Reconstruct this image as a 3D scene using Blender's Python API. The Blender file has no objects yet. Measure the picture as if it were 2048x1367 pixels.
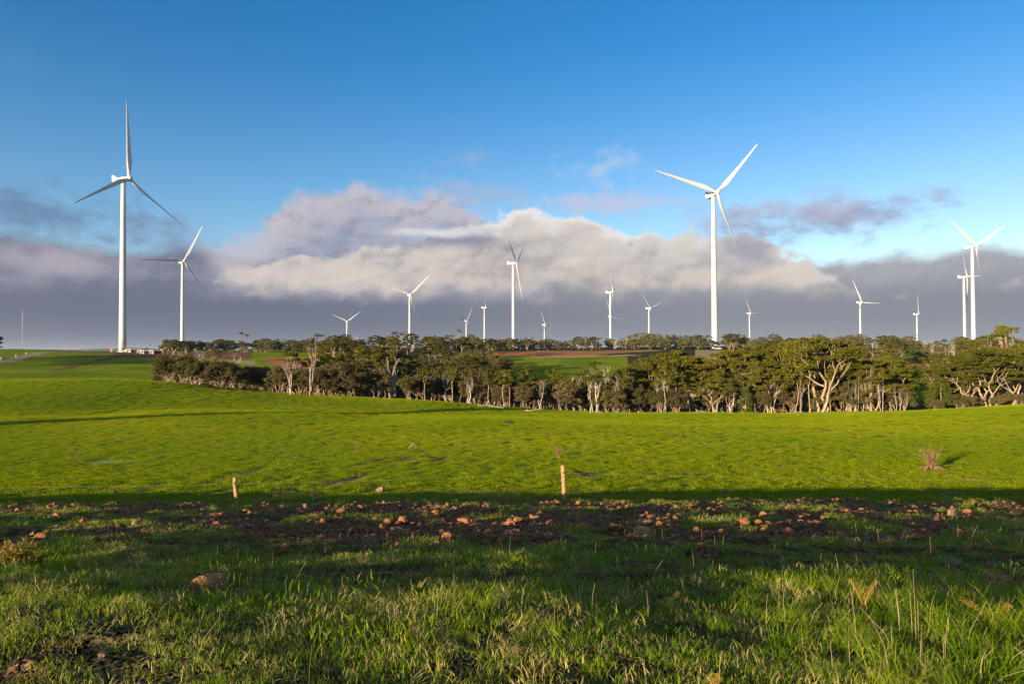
import bpy, math, random
import numpy as np
from mathutils import Matrix, Vector
rng = np.random.default_rng(7)
random.seed(7)
S = bpy.context.scene
C = S.collection
R = math.radians

# ------------------------------------------------------------------ camera
F = 1365.33
PITCH, ROLL = R(1.0), R(0.3)
_f = np.array([0, math.cos(PITCH), math.sin(PITCH)]); _r0 = np.array([1., 0, 0]); _u0 = np.cross(_r0, _f)
_r = _r0*math.cos(ROLL) - _u0*math.sin(ROLL); _u = _u0*math.cos(ROLL) + _r0*math.sin(ROLL)
cam = bpy.data.cameras.new('camera'); cam.lens = 24; cam.sensor_width = 36
cam.clip_start = 0.05; cam.clip_end = 60000
camo = bpy.data.objects.new('camera', cam); C.objects.link(camo)
camo.matrix_world = Matrix(((_r[0], _u[0], -_f[0], 0), (_r[1], _u[1], -_f[1], 0), (_r[2], _u[2], -_f[2], 0), (0, 0, 0, 1)))
S.camera = camo
S.render.resolution_x, S.render.resolution_y = 1024, 683

def ray(px, py):
    d = _f + _r*(px-1024)/F + _u*(683.5-py)/F
    return d/d[1]

# ------------------------------------------------------------------ light and exposure
SUN_EL = 7.3      # degrees above the horizon
SUN_AZ = 41.0     # shadows run this far from +Y towards +X
SUN_TO = np.array([-math.sin(R(SUN_AZ))*math.cos(R(SUN_EL)), -math.cos(R(SUN_AZ))*math.cos(R(SUN_EL)), math.sin(R(SUN_EL))])
S.view_settings.view_transform = 'Standard'
S.view_settings.look = 'None'
S.view_settings.exposure = 1.3
S.view_settings.gamma = 1
S.view_settings.use_curve_mapping = False
sl = bpy.data.lights.new('sun', 'SUN'); sl.energy = 5.0; sl.angle = R(0.5); sl.color = (1.0, 0.80, 0.56)
so = bpy.data.objects.new('sun', sl); C.objects.link(so)
so.rotation_euler = Vector((-SUN_TO[0], -SUN_TO[1], -SUN_TO[2])).to_track_quat('-Z', 'Y').to_euler()
S.cycles.max_bounces = 6
S.cycles.transparent_max_bounces = 8

# ------------------------------------------------------------------ node helper
class N:
    """arithmetic on shader sockets"""
    def __init__(s, t, o): s.t, s.o = t, o
    def m(s, op, *a, clamp=False):
        n = s.t.nodes.new('ShaderNodeMath'); n.operation = op; n.use_clamp = clamp
        for i, v in enumerate((s,)+a):
            if isinstance(v, N): s.t.links.new(v.o, n.inputs[i])
            else: n.inputs[i].default_value = float(v)
        return N(s.t, n.outputs[0])
    def __add__(s, b): return s.m('ADD', b)
    __radd__ = __add__
    def __sub__(s, b): return s.m('SUBTRACT', b)
    def __rsub__(s, b): return (s*-1.0)+b
    def __mul__(s, b): return s.m('MULTIPLY', b)
    __rmul__ = __mul__
    def __truediv__(s, b): return s.m('DIVIDE', b)
    def sat(s): return s.m('ADD', 0.0, clamp=True)
    def ss(s, lo, hi):
        n = s.t.nodes.new('ShaderNodeMapRange'); n.interpolation_type = 'SMOOTHSTEP'
        s.t.links.new(s.o, n.inputs[0])
        for k, v in ((1, lo), (2, hi)):
            if isinstance(v, N): s.t.links.new(v.o, n.inputs[k])
            else: n.inputs[k].default_value = v
        n.inputs[3].default_value = 0; n.inputs[4].default_value = 1
        return N(s.t, n.outputs[0])

def vec(t, *xyz):
    n = t.nodes.new('ShaderNodeCombineXYZ')
    for i, v in enumerate(xyz):
        if isinstance(v, N): t.links.new(v.o, n.inputs[i])
        else: n.inputs[i].default_value = v
    return n.outputs[0]
def noise(t, v, scale, detail=3, rough=.5, out=0, dims='3D', distort=0.0):
    n = t.nodes.new('ShaderNodeTexNoise'); n.noise_dimensions = dims
    if v is not None: t.links.new(v, n.inputs['Vector'])
    n.inputs['Scale'].default_value = scale; n.inputs['Detail'].default_value = detail
    n.inputs['Roughness'].default_value = rough; n.inputs['Distortion'].default_value = distort
    return N(t, n.outputs[out])
def mixc(t, f, a, b):
    n = t.nodes.new('ShaderNodeMix'); n.data_type = 'RGBA'; n.clamp_factor = True
    if isinstance(f, N): t.links.new(f.o, n.inputs[0])
    else: n.inputs[0].default_value = f
    for k, v in ((6, a), (7, b)):
        if hasattr(v, 'is_linked'): t.links.new(v, n.inputs[k])
        else: n.inputs[k].default_value = (*v, 1)
    return n.outputs[2]
def curve(t, x, pts):
    """piecewise linear function of x, as a colour ramp"""
    xs = [p[0] for p in pts]; ys = [p[1] for p in pts]
    x0, x1, y0, y1 = min(xs), max(xs), min(ys), max(ys)+1e-6
    r = t.nodes.new('ShaderNodeValToRGB'); r.color_ramp.interpolation = 'B_SPLINE' if False else 'EASE'
    r.color_ramp.interpolation = 'LINEAR'
    e = r.color_ramp.elements
    while len(e) < len(pts): e.new(0.5)
    for k, (a, b) in enumerate(sorted(pts)):
        e[k].position = (a-x0)/(x1-x0); g = (b-y0)/(y1-y0); e[k].color = (g, g, g, 1)
    f = (x-x0)/(x1-x0)
    t.links.new(f.o, r.inputs[0])
    return N(t, r.outputs[0])*(y1-y0)+y0
def lin(r, g, b):
    return tuple(((c/255+.055)/1.055)**2.4 if c > 10 else c/255/12.92 for c in (r, g, b))

# ------------------------------------------------------------------ sky: Nishita plus cloud banks laid out by azimuth and elevation
W = bpy.data.worlds.new('World'); S.world = W; W.use_nodes = True
t = W.node_tree; t.nodes.clear()
SKY = 0.098
wo = t.nodes.new('ShaderNodeOutputWorld'); bg = t.nodes.new('ShaderNodeBackground'); bg.inputs[1].default_value = SKY
t.links.new(bg.outputs[0], wo.inputs[0])
sk = t.nodes.new('ShaderNodeTexSky'); sk.sky_type = 'NISHITA'; sk.sun_disc = False
sk.sun_elevation = R(SUN_EL); sk.sun_rotation = math.atan2(SUN_TO[0], SUN_TO[1])
sk.air_density = 1.0; sk.dust_density = 0.3; sk.ozone_density = 2.5; sk.altitude = 100
tc = t.nodes.new('ShaderNodeTexCoord'); sp = t.nodes.new('ShaderNodeSeparateXYZ'); t.links.new(tc.outputs['Generated'], sp.inputs[0])
dx, dy, dz = (N(t, sp.outputs[i]) for i in range(3))
DEG = 57.29578
az = dx.m('ARCTAN2', dy)*DEG
el = dz.m('ARCSINE')*DEG
def azel(px, row):
    d = ray(px, row); d = d/np.linalg.norm(d)
    return math.degrees(math.atan2(d[0], d[1])), math.degrees(math.asin(d[2]))
def crv(pts):   # list of (px,row) -> curve of elevation over azimuth
    return curve(t, az, [azel(*p) for p in pts])
EXPO = 2**S.view_settings.exposure
def cl(r, g, b): return tuple(c/SKY/EXPO for c in lin(r, g, b))
P0 = vec(t, az*.1, el*.125, 0.0)
big = noise(t, P0, 1.1, 2, .5)
def relief_at(sc, det, rough, off, gain, seed=0.0):
    q1 = noise(t, vec(t, az*.1, el*.13, seed), sc, det, rough, distort=.15)
    q2 = noise(t, vec(t, az*.1+off*.6, el*.13-off*1.3, seed), sc, det, rough, distort=.15)
    return (q1-q2)*gain
n1 = noise(t, P0, 2.4, 8, .55, distort=.1)
relief = relief_at(1.9, 4.0, .48, .055, 3.6)+relief_at(6.0, 4.0, .5, .016, 1.1, 4.0)   # lit from the low left behind the viewer
nf = noise(t, vec(t, az*.1, el*.13, 5.0), 4.2, 6, .5)
nw = noise(t, vec(t, az*.12, el*.22, 9.0), 3.4, 8, .58, distort=.2)
wob = (n1-.5)*5.0+(big-.5)*3.0                # degrees of outline wobble
hs = t.nodes.new('ShaderNodeHueSaturation'); hs.inputs['Saturation'].default_value = 1.05; hs.inputs['Value'].default_value = 1.0
t.links.new(sk.outputs[0], hs.inputs['Color'])
gt = t.nodes.new('ShaderNodeMix'); gt.data_type = 'RGBA'; gt.blend_type = 'MULTIPLY'; gt.inputs[0].default_value = 1
t.links.new(hs.outputs[0], gt.inputs[6]); col = gt.outputs[2]
t.links.new(mixc(t, el.ss(2.0, 27.0), mixc(t, az.ss(-30, 35), (.98, 1.0, 1.08), (1.35, 1.10, 1.04)), mixc(t, az.ss(-30, 35), (.17, .70, 1.0), (.20, .72, 1.02))), gt.inputs[7])
wis = lambda px, row, rx, ry: ((az-azel(px, row)[0])/(rx/23.8)).m('POWER', 2)+((el-azel(px, row)[1])/(ry/23.8)).m('POWER', 2)
def blob(px, row, rx, ry, lo, hi, k=1.6, nn=None):
    return (1.0-wis(px, row, rx, ry).m('SQRT')+((nn or nw)-.5)*k).ss(lo, hi)
# pale cover added to the unseen sky overhead and behind, warming the shade fill
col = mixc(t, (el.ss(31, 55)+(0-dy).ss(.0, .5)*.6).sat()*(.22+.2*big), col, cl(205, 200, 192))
# 1 thin wisps
col = mixc(t, blob(1200, 338, 130, 60, .3, 1.3, 2.6)*.7, col, cl(196, 210, 232))
col = mixc(t, blob(940, 315, 90, 34, .3, 1.3, 2.0)*.4, col, cl(150, 180, 215))
col = mixc(t, blob(1220, 405, 240, 34, .05, .95, 1.8)*.75, col, cl(200, 200, 218))
col = mixc(t, blob(30, 120, 80, 40, .2, 1.2, 2.0)*.3, col, cl(90, 140, 190))
col = mixc(t, blob(40, 425, 220, 80, .1, 1.2, 2.2)*.75, col, cl(100, 122, 160))
col = mixc(t, blob(330, 470, 130, 44, .1, 1.2, 2.2)*.6, col, cl(120, 134, 168))
col = mixc(t, blob(960, 385, 190, 70, .2, 1.2, 2.0)*.6, col, cl(170, 182, 212))
col = mixc(t, blob(1440, 440, 150, 44, .1, 1.2, 2.0)*.6, col, cl(176, 182, 208))
# 2 mauve cloud right of the near right turbine
b4 = blob(1650, 430, 260, 56, .02, .95, 2.0)
col = mixc(t, b4*.9, col, mixc(t, (relief*.6+.3+(el-azel(0, 436)[1])*.22).sat(), cl(122, 136, 170), cl(192, 188, 206)))
# 3 low slate stratus behind everything
top1 = crv([(-500, 430), (0, 466), (150, 486), (260, 500), (360, 484), (500, 508), (900, 535), (1500, 535), (1600, 526), (1700, 522), (1850, 504), (1980, 492), (2048, 500), (2500, 470)])
d1 = ((top1-el)+wob*.4+(nf-.5)*1.6).ss(-.4, .8)
warm = az.ss(-22, 22)
rowel = el.ss(azel(1024, 640)[1], azel(1024, 515)[1])
c1 = mixc(t, rowel, mixc(t, warm, cl(96, 106, 128), cl(139, 144, 153)), mixc(t, warm, cl(116, 122, 144), cl(178, 178, 186)))
midb = el.ss(azel(0, 690)[1], azel(0, 625)[1])*(1.0-el.ss(azel(0, 615)[1], azel(0, 540)[1]))
c1 = mixc(t, midb*.55, c1, mixc(t, warm, cl(92, 101, 123), cl(127, 131, 142)))
c1 = mixc(t, (relief*1.2+.1).sat()*el.ss(3.0, 6.5)*.7, c1, mixc(t, warm, cl(160, 156, 174), cl(186, 182, 184)))
c1 = mixc(t, (0-relief*1.2).sat()*el.ss(2.5, 6.0)*.7, c1, mixc(t, warm, cl(104, 112, 140), cl(146, 147, 158)))
c1 = mixc(t, blob(120, 520, 150, 42, .0, 1.0, 1.6, nf)*.8, c1, cl(178, 171, 182))
c1 = mixc(t, blob(30, 560, 120, 26, .1, 1.1, 1.6, nf)*.5, c1, cl(160, 156, 172))
col = mixc(t, d1, col, c1)
# 4 mauve middle cloud
top2 = crv([(300, 600), (400, 486), (450, 468), (520, 456), (570, 415), (630, 378), (700, 362), (760, 366), (820, 392), (900, 390), (960, 410), (1010, 460), (1080, 560), (1200, 640)])
d2 = ((top2-el)+(n1-.5)*5.5+(nf-.5)*3.0).ss(-.6, 1.3)*(nw*1.5+.25).sat()*(az+(nf-.5)*4.0).ss(azel(370, 500)[0], azel(480, 500)[0])*el.ss(azel(0, 600)[1], azel(0, 530)[1])
h2 = (top2-el).ss(0.0, 5.0)
c2 = mixc(t, h2, cl(200, 193, 200), cl(156, 158, 178))
c2 = mixc(t, (relief*1.3+.2).sat()*.75, c2, cl(200, 190, 198))
c2 = mixc(t, (0-relief*1.6).sat()*.9, c2, cl(132, 138, 164))
col = mixc(t, d2*.96, col, c2)
# 5 the main sunlit cumulus bank with a flat base
top3 = crv([(380, 620), (440, 540), (560, 512), (700, 500), (800, 482), (900, 462), (1000, 430), (1060, 414), (1120, 434), (1200, 452), (1260, 462), (1400, 462), (1490, 474), (1560, 498), (1610, 520), (1650, 548), (1740, 590)])
bot3 = crv([(300, 578), (450, 588), (700, 590), (760, 592), (960, 586), (1250, 582), (1400, 584), (1640, 584), (1800, 572)])
edge3 = (n1-.5)*4.2+(nf-.5)*2.2
d3 = ((top3-el)+edge3).ss(-.12, .5)*((el-bot3)+(nf-.5)*3.6+(n1-.5)*1.5).ss(-.7, 1.2)*(az+(nf-.5)*6.0+(n1-.5)*6.0).ss(azel(410, 540)[0], azel(540, 540)[0])
h3 = (top3-el).ss(0.0, 5.0)
c3 = mixc(t, h3, cl(212, 204, 198), cl(184, 176, 171))
c3 = mixc(t, ((relief*2.0+.05)).sat()*.85, c3, cl(224, 213, 202))
c3 = mixc(t, (0-relief*2.0-.05).sat()*.85, c3, cl(148, 145, 154))
c3 = mixc(t, blob(900, 478, 200, 26, .0, .9, 1.2, nf)*.8, c3, cl(120, 126, 158))
c3 = mixc(t, blob(1500, 500, 110, 50, .0, .9, 1.2, nf)*.7, c3, cl(140, 142, 164))
rim = (1.0-((top3-el)+edge3).ss(.1, 1.4))*az.ss(azel(900, 450)[0], azel(1010, 430)[0])*(1.0-az.ss(azel(1250, 450)[0], azel(1480, 470)[0])*.9)
c3 = mixc(t, rim*.9, c3, cl(246, 242, 238))
for (px, row, rx, ry, k) in ((550, 545, 120, 34, .7), (700, 540, 110, 30, .5), (870, 565, 56, 34, .85), (780, 574, 36, 22, .7), (960, 568, 90, 26, .75), (1090, 555, 90, 30, .5), (1230, 525, 120, 50, .5), (1400, 560, 66, 28, .8), (1530, 564, 80, 26, .7), (1575, 505, 40, 24, .9), (1600, 548, 44, 34, .85), (1340, 480, 90, 26, .5), (1120, 460, 130, 28, .6)):
    c3 = mixc(t, blob(px, row, rx, ry, .0, .8, 1.3, nf)*k, c3, cl(220, 208, 198))
col = mixc(t, d3*.97, col, c3)
# 6 bright streak inside the bank
col = mixc(t, blob(870, 466, 140, 15, .05, .9, 1.5)*.85, col, cl(226, 226, 232))
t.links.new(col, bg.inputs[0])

# ------------------------------------------------------------------ numpy noise
def _hash(ix, iy, seed):
    h = (ix.astype(np.int64)*374761393 + iy.astype(np.int64)*668265263 + seed*974634777) & 0x7fffffff
    h = ((h ^ (h >> 13))*1274126177) & 0x7fffffff
    return ((h ^ (h >> 16)) & 0xffff)/65535.0
def vnoise(x, y, seed=0):
    ix, iy = np.floor(x), np.floor(y); fx, fy = x-ix, y-iy
    fx = fx*fx*fx*(fx*(fx*6-15)+10); fy = fy*fy*fy*(fy*(fy*6-15)+10)
    a, b, c, d = _hash(ix, iy, seed), _hash(ix+1, iy, seed), _hash(ix, iy+1, seed), _hash(ix+1, iy+1, seed)
    return (a+(b-a)*fx)+((c+(d-c)*fx)-(a+(b-a)*fx))*fy
def fbm(x, y, seed=0, o=4):
    s = 0; a = 1.; tot = 0
    for k in range(o):
        s = s+a*vnoise(x*2**k+k*17.3, y*2**k-k*9.1, seed+k); tot += a; a *= .5
    return s/tot-.5
def sstep(x, a, b):
    q = np.clip((x-a)/(b-a), 0, 1); return q*q*(3-2*q)

# ------------------------------------------------------------------ terrain: heights at stations of distance Y, read for ten bearings
COLS = np.array([-300, 0, 300, 500, 800, 1024, 1150, 1300, 1600, 1850, 2048, 2350], float)
DROP = math.tan(R(7.0))/math.cos(R(SUN_AZ))
def zline(Y): return -1.7-DROP*(Y-2.2)         # the grazing sun line over the roadside crest
NEAR = [(-2, -1.66), (1.0, -1.66), (2.2, -1.72)]+[(Y, zline(Y)-d) for Y, d in ((3.2, -.07), (4.2, -.20), (5, -.24), (6, -.235), (8, -.22), (10, -.20), (12, -.22), (14, -.25), (16, -.28), (18, -.27), (20, -.19), (21.8, -.02), (23.4, .04))]
FAR = {   # Y : image rows at COLS (photograph pixels)
 25:  [1012, 1010, 1008, 1004, 1000, 999, 1000, 1004, 1009, 1012, 1014, 1016],
 29:  [985, 982, 980, 976, 972, 970, 971, 974, 976, 976, 975, 975],
 35:  [968, 963, 958, 952, 946, 944, 944, 945, 946, 944, 940, 938],
 50:  [922, 917, 912, 907, 900, 897, 896, 896, 896, 893, 888, 884],
 70:  [884, 880, 876, 872, 868, 866, 865, 865, 863, 860, 855, 850],
 90:  [852, 850, 849, 850, 851, 848, 847, 845, 843, 840, 835, 829],
 110: [826, 827, 829, 834, 840, 841, 840, 838, 837, 833, 826, 818],
 128: [796, 800, 808, 818, 828, 834, 835, 833, 832, 828, 819, 810],
 142: [778, 783, 793, 806, 820, 829, 831, 831, 829, 825, 815, 805],
 158: [762, 767, 776, 792, 809, 823, 829, 830, 829, 822, 811, 800],
 170: [754, 757, 764, 784, 799, 818, 826, 829, 829, 821, 810, 799],
 185: [752, 754, 761, 781, 795, 817, 827, 832, 832, 823, 812, 800],
 205: [756, 760, 765, 783, 797, 822, 829, 833, 835, 824, 812, 800],
 230: [757, 760, 766, 778, 793, 808, 818, 826, 828, 820, 806, 792],
 260: [750, 753, 760, 768, 782, 788, 797, 812, 812, 796, 790, 780],
 300: [738, 742, 746, 756, 765, 764, 768, 785, 785, 768, 768, 760],
 360: [722, 727, 730, 739, 740, 738, 738, 750, 755, 744, 745, 740],
 430: [708, 711, 716, 719, 715, 715, 714, 720, 725, 724, 725, 720],
 500: [699, 703, 707, 707, 702, 704, 704, 703, 708, 712, 712, 708],
 600: [696, 700, 704.5, 702, 697, 699, 699, 695, 698, 702, 702, 700],
 800: [695, 697, 703, 700, 694, 696, 696, 692, 694, 696, 696, 694],
 1200: [697, 698, 703, 701, 696, 697, 696, 693, 694, 695, 694, 692],
 2500: [704, 704, 704, 703, 702, 701, 700, 699, 698, 697, 696, 695],
 9000: [710, 710, 709, 709, 708, 707, 706, 705, 704, 703, 702, 701]}
ys = [a for a, b in NEAR]+sorted(FAR)
ztab = np.zeros((len(ys), len(COLS)))
for i, (Y, z) in enumerate(NEAR): ztab[i] = z
for i, Y in enumerate(sorted(FAR)):
    ztab[len(NEAR)+i] = [ray(c, r)[2]*Y for c, r in zip(COLS, FAR[Y])]
UC = (COLS-1024)/F
def warpY(Y): return np.log(np.maximum(np.asarray(Y, float), -2)+6.0)
gy = np.linspace(warpY(-2), warpY(9000), 900); gu = np.linspace(UC[0], UC[-1], 240)
tmp = np.array([np.interp(gu, UC, row) for row in ztab])
def pchip(xk, Yk, x):     # monotone cubic along the first axis, so the crests keep their shape
    h = np.diff(xk)[:, None]; d = np.diff(Yk, axis=0)/h
    m = np.zeros_like(Yk); m[0] = d[0]; m[-1] = d[-1]
    same = (d[1:]*d[:-1]) > 0
    w1 = 2*h[1:]+h[:-1]; w2 = h[1:]+2*h[:-1]
    with np.errstate(all='ignore'):
        hm = (w1+w2)/(w1/d[:-1]+w2/d[1:])
    m[1:-1] = np.where(same, hm, 0)
    k = np.clip(np.searchsorted(xk, x)-1, 0, len(xk)-2); q = ((x-xk[k])/(xk[k+1]-xk[k]))[:, None]; hh = h[k]
    return (2*q**3-3*q**2+1)*Yk[k]+(q**3-2*q**2+q)*hh*m[k]+(-2*q**3+3*q**2)*Yk[k+1]+(q**3-q**2)*hh*m[k+1]
G = pchip(warpY(np.array(ys)), tmp, gy)
def blur(A, s, ax):
    k = np.arange(-int(3*s), int(3*s)+1); g = np.exp(-k*k/(2*s*s)); g /= g.sum()
    P = np.pad(A, [(len(k)//2,)*2 if i == ax else (0, 0) for i in range(2)], mode='edge')
    return np.apply_along_axis(lambda v: np.convolve(v, g, 'valid'), ax, P)
G = blur(blur(G, 7, 1), 3, 0)
def zt(X, Y):
    X = np.asarray(X, float); Y = np.asarray(Y, float)
    u = np.clip(X/np.maximum(Y, 4.0), gu[0], gu[-1]); wy = np.clip(warpY(Y), gy[0], gy[-1])
    a = (u-gu[0])/(gu[1]-gu[0]); b = (wy-gy[0])/(gy[1]-gy[0])
    i = np.minimum(a.astype(int), len(gu)-2); j = np.minimum(b.astype(int), len(gy)-2); a = a-i; b = b-j
    z = (G[j, i]*(1-a)+G[j, i+1]*a)*(1-b)+(G[j+1, i]*(1-a)+G[j+1, i+1]*a)*b
    return np.where(Y < -20, z-(-20-Y)*.02, z)

def polydist(X, Y, pts):
    d = np.full(np.shape(X), 1e9)
    for (x0, y0), (x1, y1) in zip(pts[:-1], pts[1:]):
        vx, vy = x1-x0, y1-y0; q = np.clip(((X-x0)*vx+(Y-y0)*vy)/(vx*vx+vy*vy+1e-9), 0, 1)
        d = np.minimum(d, np.hypot(X-x0-q*vx, Y-y0-q*vy))
    return d
def hitflat(px, row, lo=3.0, hi=900):
    """first point of the smooth terrain on the line of sight through a photograph pixel"""
    d = ray(px, row); Y = np.exp(np.linspace(math.log(lo), math.log(hi), 4000))
    g = zt(d[0]*Y, Y)-d[2]*Y
    k = np.argmax(g > 0) if (g > 0).any() else len(Y)-1
    return np.array([d[0]*Y[k], Y[k]])
# bare patches near the camera: px,row,half width px,half height px,depth
HOLES = [(150, 1300, 170, 34, .10), (20, 1345, 90, 40, .06), (80, 1125, 50, 18, .08), (325, 1113, 55, 10, .06), (670, 1112, 70, 9, .05), (680, 1145, 50, 8, .04),
         (820, 1140, 60, 9, .03), (1120, 1122, 60, 11, .08), (1000, 1170, 70, 10, .03), (1300, 1127, 50, 8, .05), (1440, 1142, 60, 9, .06), (1550, 1163, 45, 9, .09), (1480, 1155, 40, 8, .05), (1720, 1105, 90, 14, .03),
         (1910, 1185, 60, 14, .06), (2000, 1160, 60, 9, .03), (1290, 1168, 30, 6, .02), (640, 1360, 120, 16, .03), (1390, 1110, 80, 9, .03), (900, 1340, 25, 8, .02)]
HW = []
for px, row, rx, ry, dep in HOLES:
    c = hitflat(px, row); e = hitflat(px+rx, row); q = hitflat(px, row-ry)
    HW.append((c[0], c[1], abs(e[0]-c[0]), abs(q[1]-c[1]), dep))
def holes(X, Y):
    m = np.zeros(np.shape(X)); dz = np.zeros(np.shape(X))
    nn = fbm(X*2.5, Y*2.5, 31, 4)*1.1
    for cx, cy, rx, ry, dep in HW:
        v = 1-np.sqrt(((X-cx)/rx)**2+((Y-cy)/ry)**2)+nn
        k = sstep(v, .15, .5); m = np.maximum(m, k); dz = np.minimum(dz, -dep*k)
    return m, dz
def W2(px, row): c = hitflat(px, row); return (c[0], c[1])
def PY(px, Y): return ((px-1024)/F*Y, Y)
PUD = hitflat(225, 920)
ROAD = [PY(-260, 330), PY(-120, 350), PY(0, 372), PY(30, 400), PY(50, 440), PY(95, 500), PY(170, 560), PY(330, 620), PY(600, 700)]
TRACK = [W2(500, 787), W2(570, 795), W2(660, 803), W2(760, 811), W2(860, 819)]
def cover(X, Y):
    """soil, red plough, straw, gravel fractions and height changes"""
    u = X/np.maximum(Y, 3.0); px = u*F+1024
    n = fbm(X*.8, Y*.8, 3, 4); nb = fbm(X*.15, Y*.15, 5, 3); nfine = fbm(X*3.1, Y*3.1, 8, 3)
    # churned strip along the fence
    strip = sstep(Y+2.5*nb+1.5*n, 8.8, 11.0)*(1-sstep(Y+1.6*n, 24.6, 26.0))*sstep(Y, -50, 12)
    soil = strip*sstep(n*1.5+nfine*1.2+nb*.5+.22+.14*sstep(px, 700, 1600), -.02, .30)
    soil = np.maximum(soil, (1-strip)*sstep(Y, 8, 12.5)*(1-sstep(Y, 22, 27))*sstep(n+nfine*.6, .22, .36)*.8)
    hm, hz = holes(X, Y); soil = np.maximum(soil, hm)
    # long thin mud scrapes in the paddock
    for a, b, w in ((W2(900, 890), W2(1010, 886), .5), (W2(300, 905), W2(440, 892), .35), (W2(130, 930), W2(330, 915), .3)):
        soil = np.maximum(soil, (1-sstep(polydist(X, Y, [a, b])+n*1.6, w*.3, w))*.8)
    fleck = fbm(X*.9, Y*.35, 41, 4)+fbm(X*.12, Y*.08, 42, 2)*.5
    soil = np.maximum(soil, sstep(fleck, .30, .38)*sstep(Y, 25, 28)*(1-sstep(Y, 95, 120))*.9)
    dtr = polydist(X, Y, TRACK)
    soil = np.maximum(soil, (1-sstep(dtr+n*1.5, .35, 1.0))*.55)
    # gully behind the left crest
    soil = np.maximum(soil, (1-sstep(np.abs(Y-(204+10*nb))-2, 0, 2.5))*sstep(-px, -420, -330)*sstep(n, -.15, .1)*.9)
    # brown strip and works area near the big left turbine
    work = sstep(Y, 425, 440)*(1-sstep(Y, 520, 560))*sstep(px, 190, 260)*(1-sstep(px, 470, 540))
    soil = np.maximum(soil, work*.9)
    soil = np.maximum(soil, (1-sstep(np.abs(Y-(290+1.1*(px-100)))-9+nb*22, 0, 14))*sstep(px, 60, 130)*(1-sstep(px, 230, 290))*.62)
    soil = np.maximum(soil, sstep(Y, 470, 490)*(1-sstep(Y, 560, 600))*sstep(px, 70, 110)*(1-sstep(px, 215, 235))*.6)
    soil = np.maximum(soil, sstep(Y, 405, 420)*(1-sstep(Y, 480, 500))*sstep(-px, 60, 10)*0)
    red = sstep(Y+nb*20, 292, 305)*(1-sstep(Y, 432, 445))*sstep(px+nb*40, 522+(430-Y)*.45, 530+(430-Y)*.45)*(1-sstep(px, 690, 720))
    r2 = sstep(Y+nb*25, 444, 452)*(1-sstep(Y, 520, 535))*sstep(px, 955, 975)*(1-sstep(px, 1150+(520-Y)*-2.2+150, 1200+(520-Y)*-2.2+150))
    r3 = sstep(px, 1790, 1815)*(1-sstep(px, 1850, 1870))*sstep(Y, 385, 395)*(1-sstep(Y, 425, 440))
    r4 = sstep(px, 1740, 1790)*(1-sstep(px, 1880, 1930))*sstep(Y, 180, 190)*(1-sstep(Y, 222, 238))
    red = np.maximum.reduce([red, r2, r3*1.0, r4*.85])
    straw = np.zeros_like(X)
    straw = np.maximum(straw, sstep(px, 945, 960)*(1-sstep(px, 1290, 1340))*(1-sstep(np.abs(Y-(526+nb*10))-5, 0, 4)))
    straw = np.maximum(straw, sstep(px, 1040, 1080)*(1-sstep(px, 1260, 1290))*(1-sstep(np.abs(Y-(440+(px-1100)*.12+nb*14))-5, 0, 3)))
    straw = np.maximum(straw, sstep(px, 1385, 1395)*(1-sstep(px, 1440, 1460))*sstep(Y, 440, 450)*(1-sstep(Y, 540, 560)))
    straw = np.maximum(straw, sstep(px, 425, 440)*(1-sstep(px+n*30, 500, 530))*(1-sstep(np.abs(Y-405+nb*30)-10, 0, 14))*.75)
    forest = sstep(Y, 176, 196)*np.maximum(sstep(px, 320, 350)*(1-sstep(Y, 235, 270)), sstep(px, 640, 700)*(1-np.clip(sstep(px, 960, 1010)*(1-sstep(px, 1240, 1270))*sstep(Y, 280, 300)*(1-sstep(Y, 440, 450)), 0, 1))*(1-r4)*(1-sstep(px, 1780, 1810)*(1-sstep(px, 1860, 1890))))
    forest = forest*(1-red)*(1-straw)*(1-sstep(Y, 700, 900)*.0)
    gravel = 1-sstep(polydist(X, Y, ROAD), 3.6, 4.6)
    gravel = np.maximum(gravel, (1-sstep(np.abs(Y+9)-2.2, 0, .6))*(Y < 0))
    return soil, red, straw, gravel, forest, hz, strip
def bumps(X, Y, soil, strip):
    near = 1-sstep(Y, 30, 60)
    z = fbm(X*.10, Y*.10, 11, 2)*.10*sstep(Y, -10, 3)*(1-.9*sstep(Y, 26, 34))
    z = z+fbm(X*.7, Y*.8, 12, 3)*(.22+.08*strip)*(1-sstep(Y, 23, 30))*near*sstep(Y, -10, 2)
    z = z+fbm(X*2.8, Y*3.2, 13, 4)*(.07+.20*soil)*(1-sstep(Y, 24, 34)*.93)*near
    far = sstep(Y, 50, 100)
    z = z+fbm(X*.03, Y*.022, 14, 2)*(1.0+1.0*sstep(Y, 75, 110)*(1-sstep(Y, 150, 200)))*far*(1-sstep(Y, 700, 1500)*.5)
    # tractor ruts on the left rise
    for cx, cy, rr in ((-62, 118, 17), (-95, 120, 24)):
        for w_ in (0, 1.9):
            d_ = np.abs(np.hypot(X-cx, (Y-cy)*.8)-rr-w_); z = z-.16*np.exp(-(d_/.35)**2)*sstep(X-cx, 0, 8)*(np.abs(Y-cy) < 22)
    return z
def ground(X, Y):
    X = np.atleast_1d(np.asarray(X, float)); Y = np.atleast_1d(np.asarray(Y, float))
    so_, re, st, gr, fo, hz, strip = cover(X, Y)
    z = zt(X, Y)+bumps(X, Y, so_, strip)+hz
    e = ((X-PUD[0])/1.9)**2+((Y-PUD[1])/1.5)**2
    z = z-.25*np.exp(-e*1.2)
    z = z-1.2*np.exp(-((Y-205)/5)**2)*sstep(-(X/np.maximum(Y, 3)*F+1024), -420, -330)
    return z
def gz(x, y): return float(ground(x, y)[0])
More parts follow.
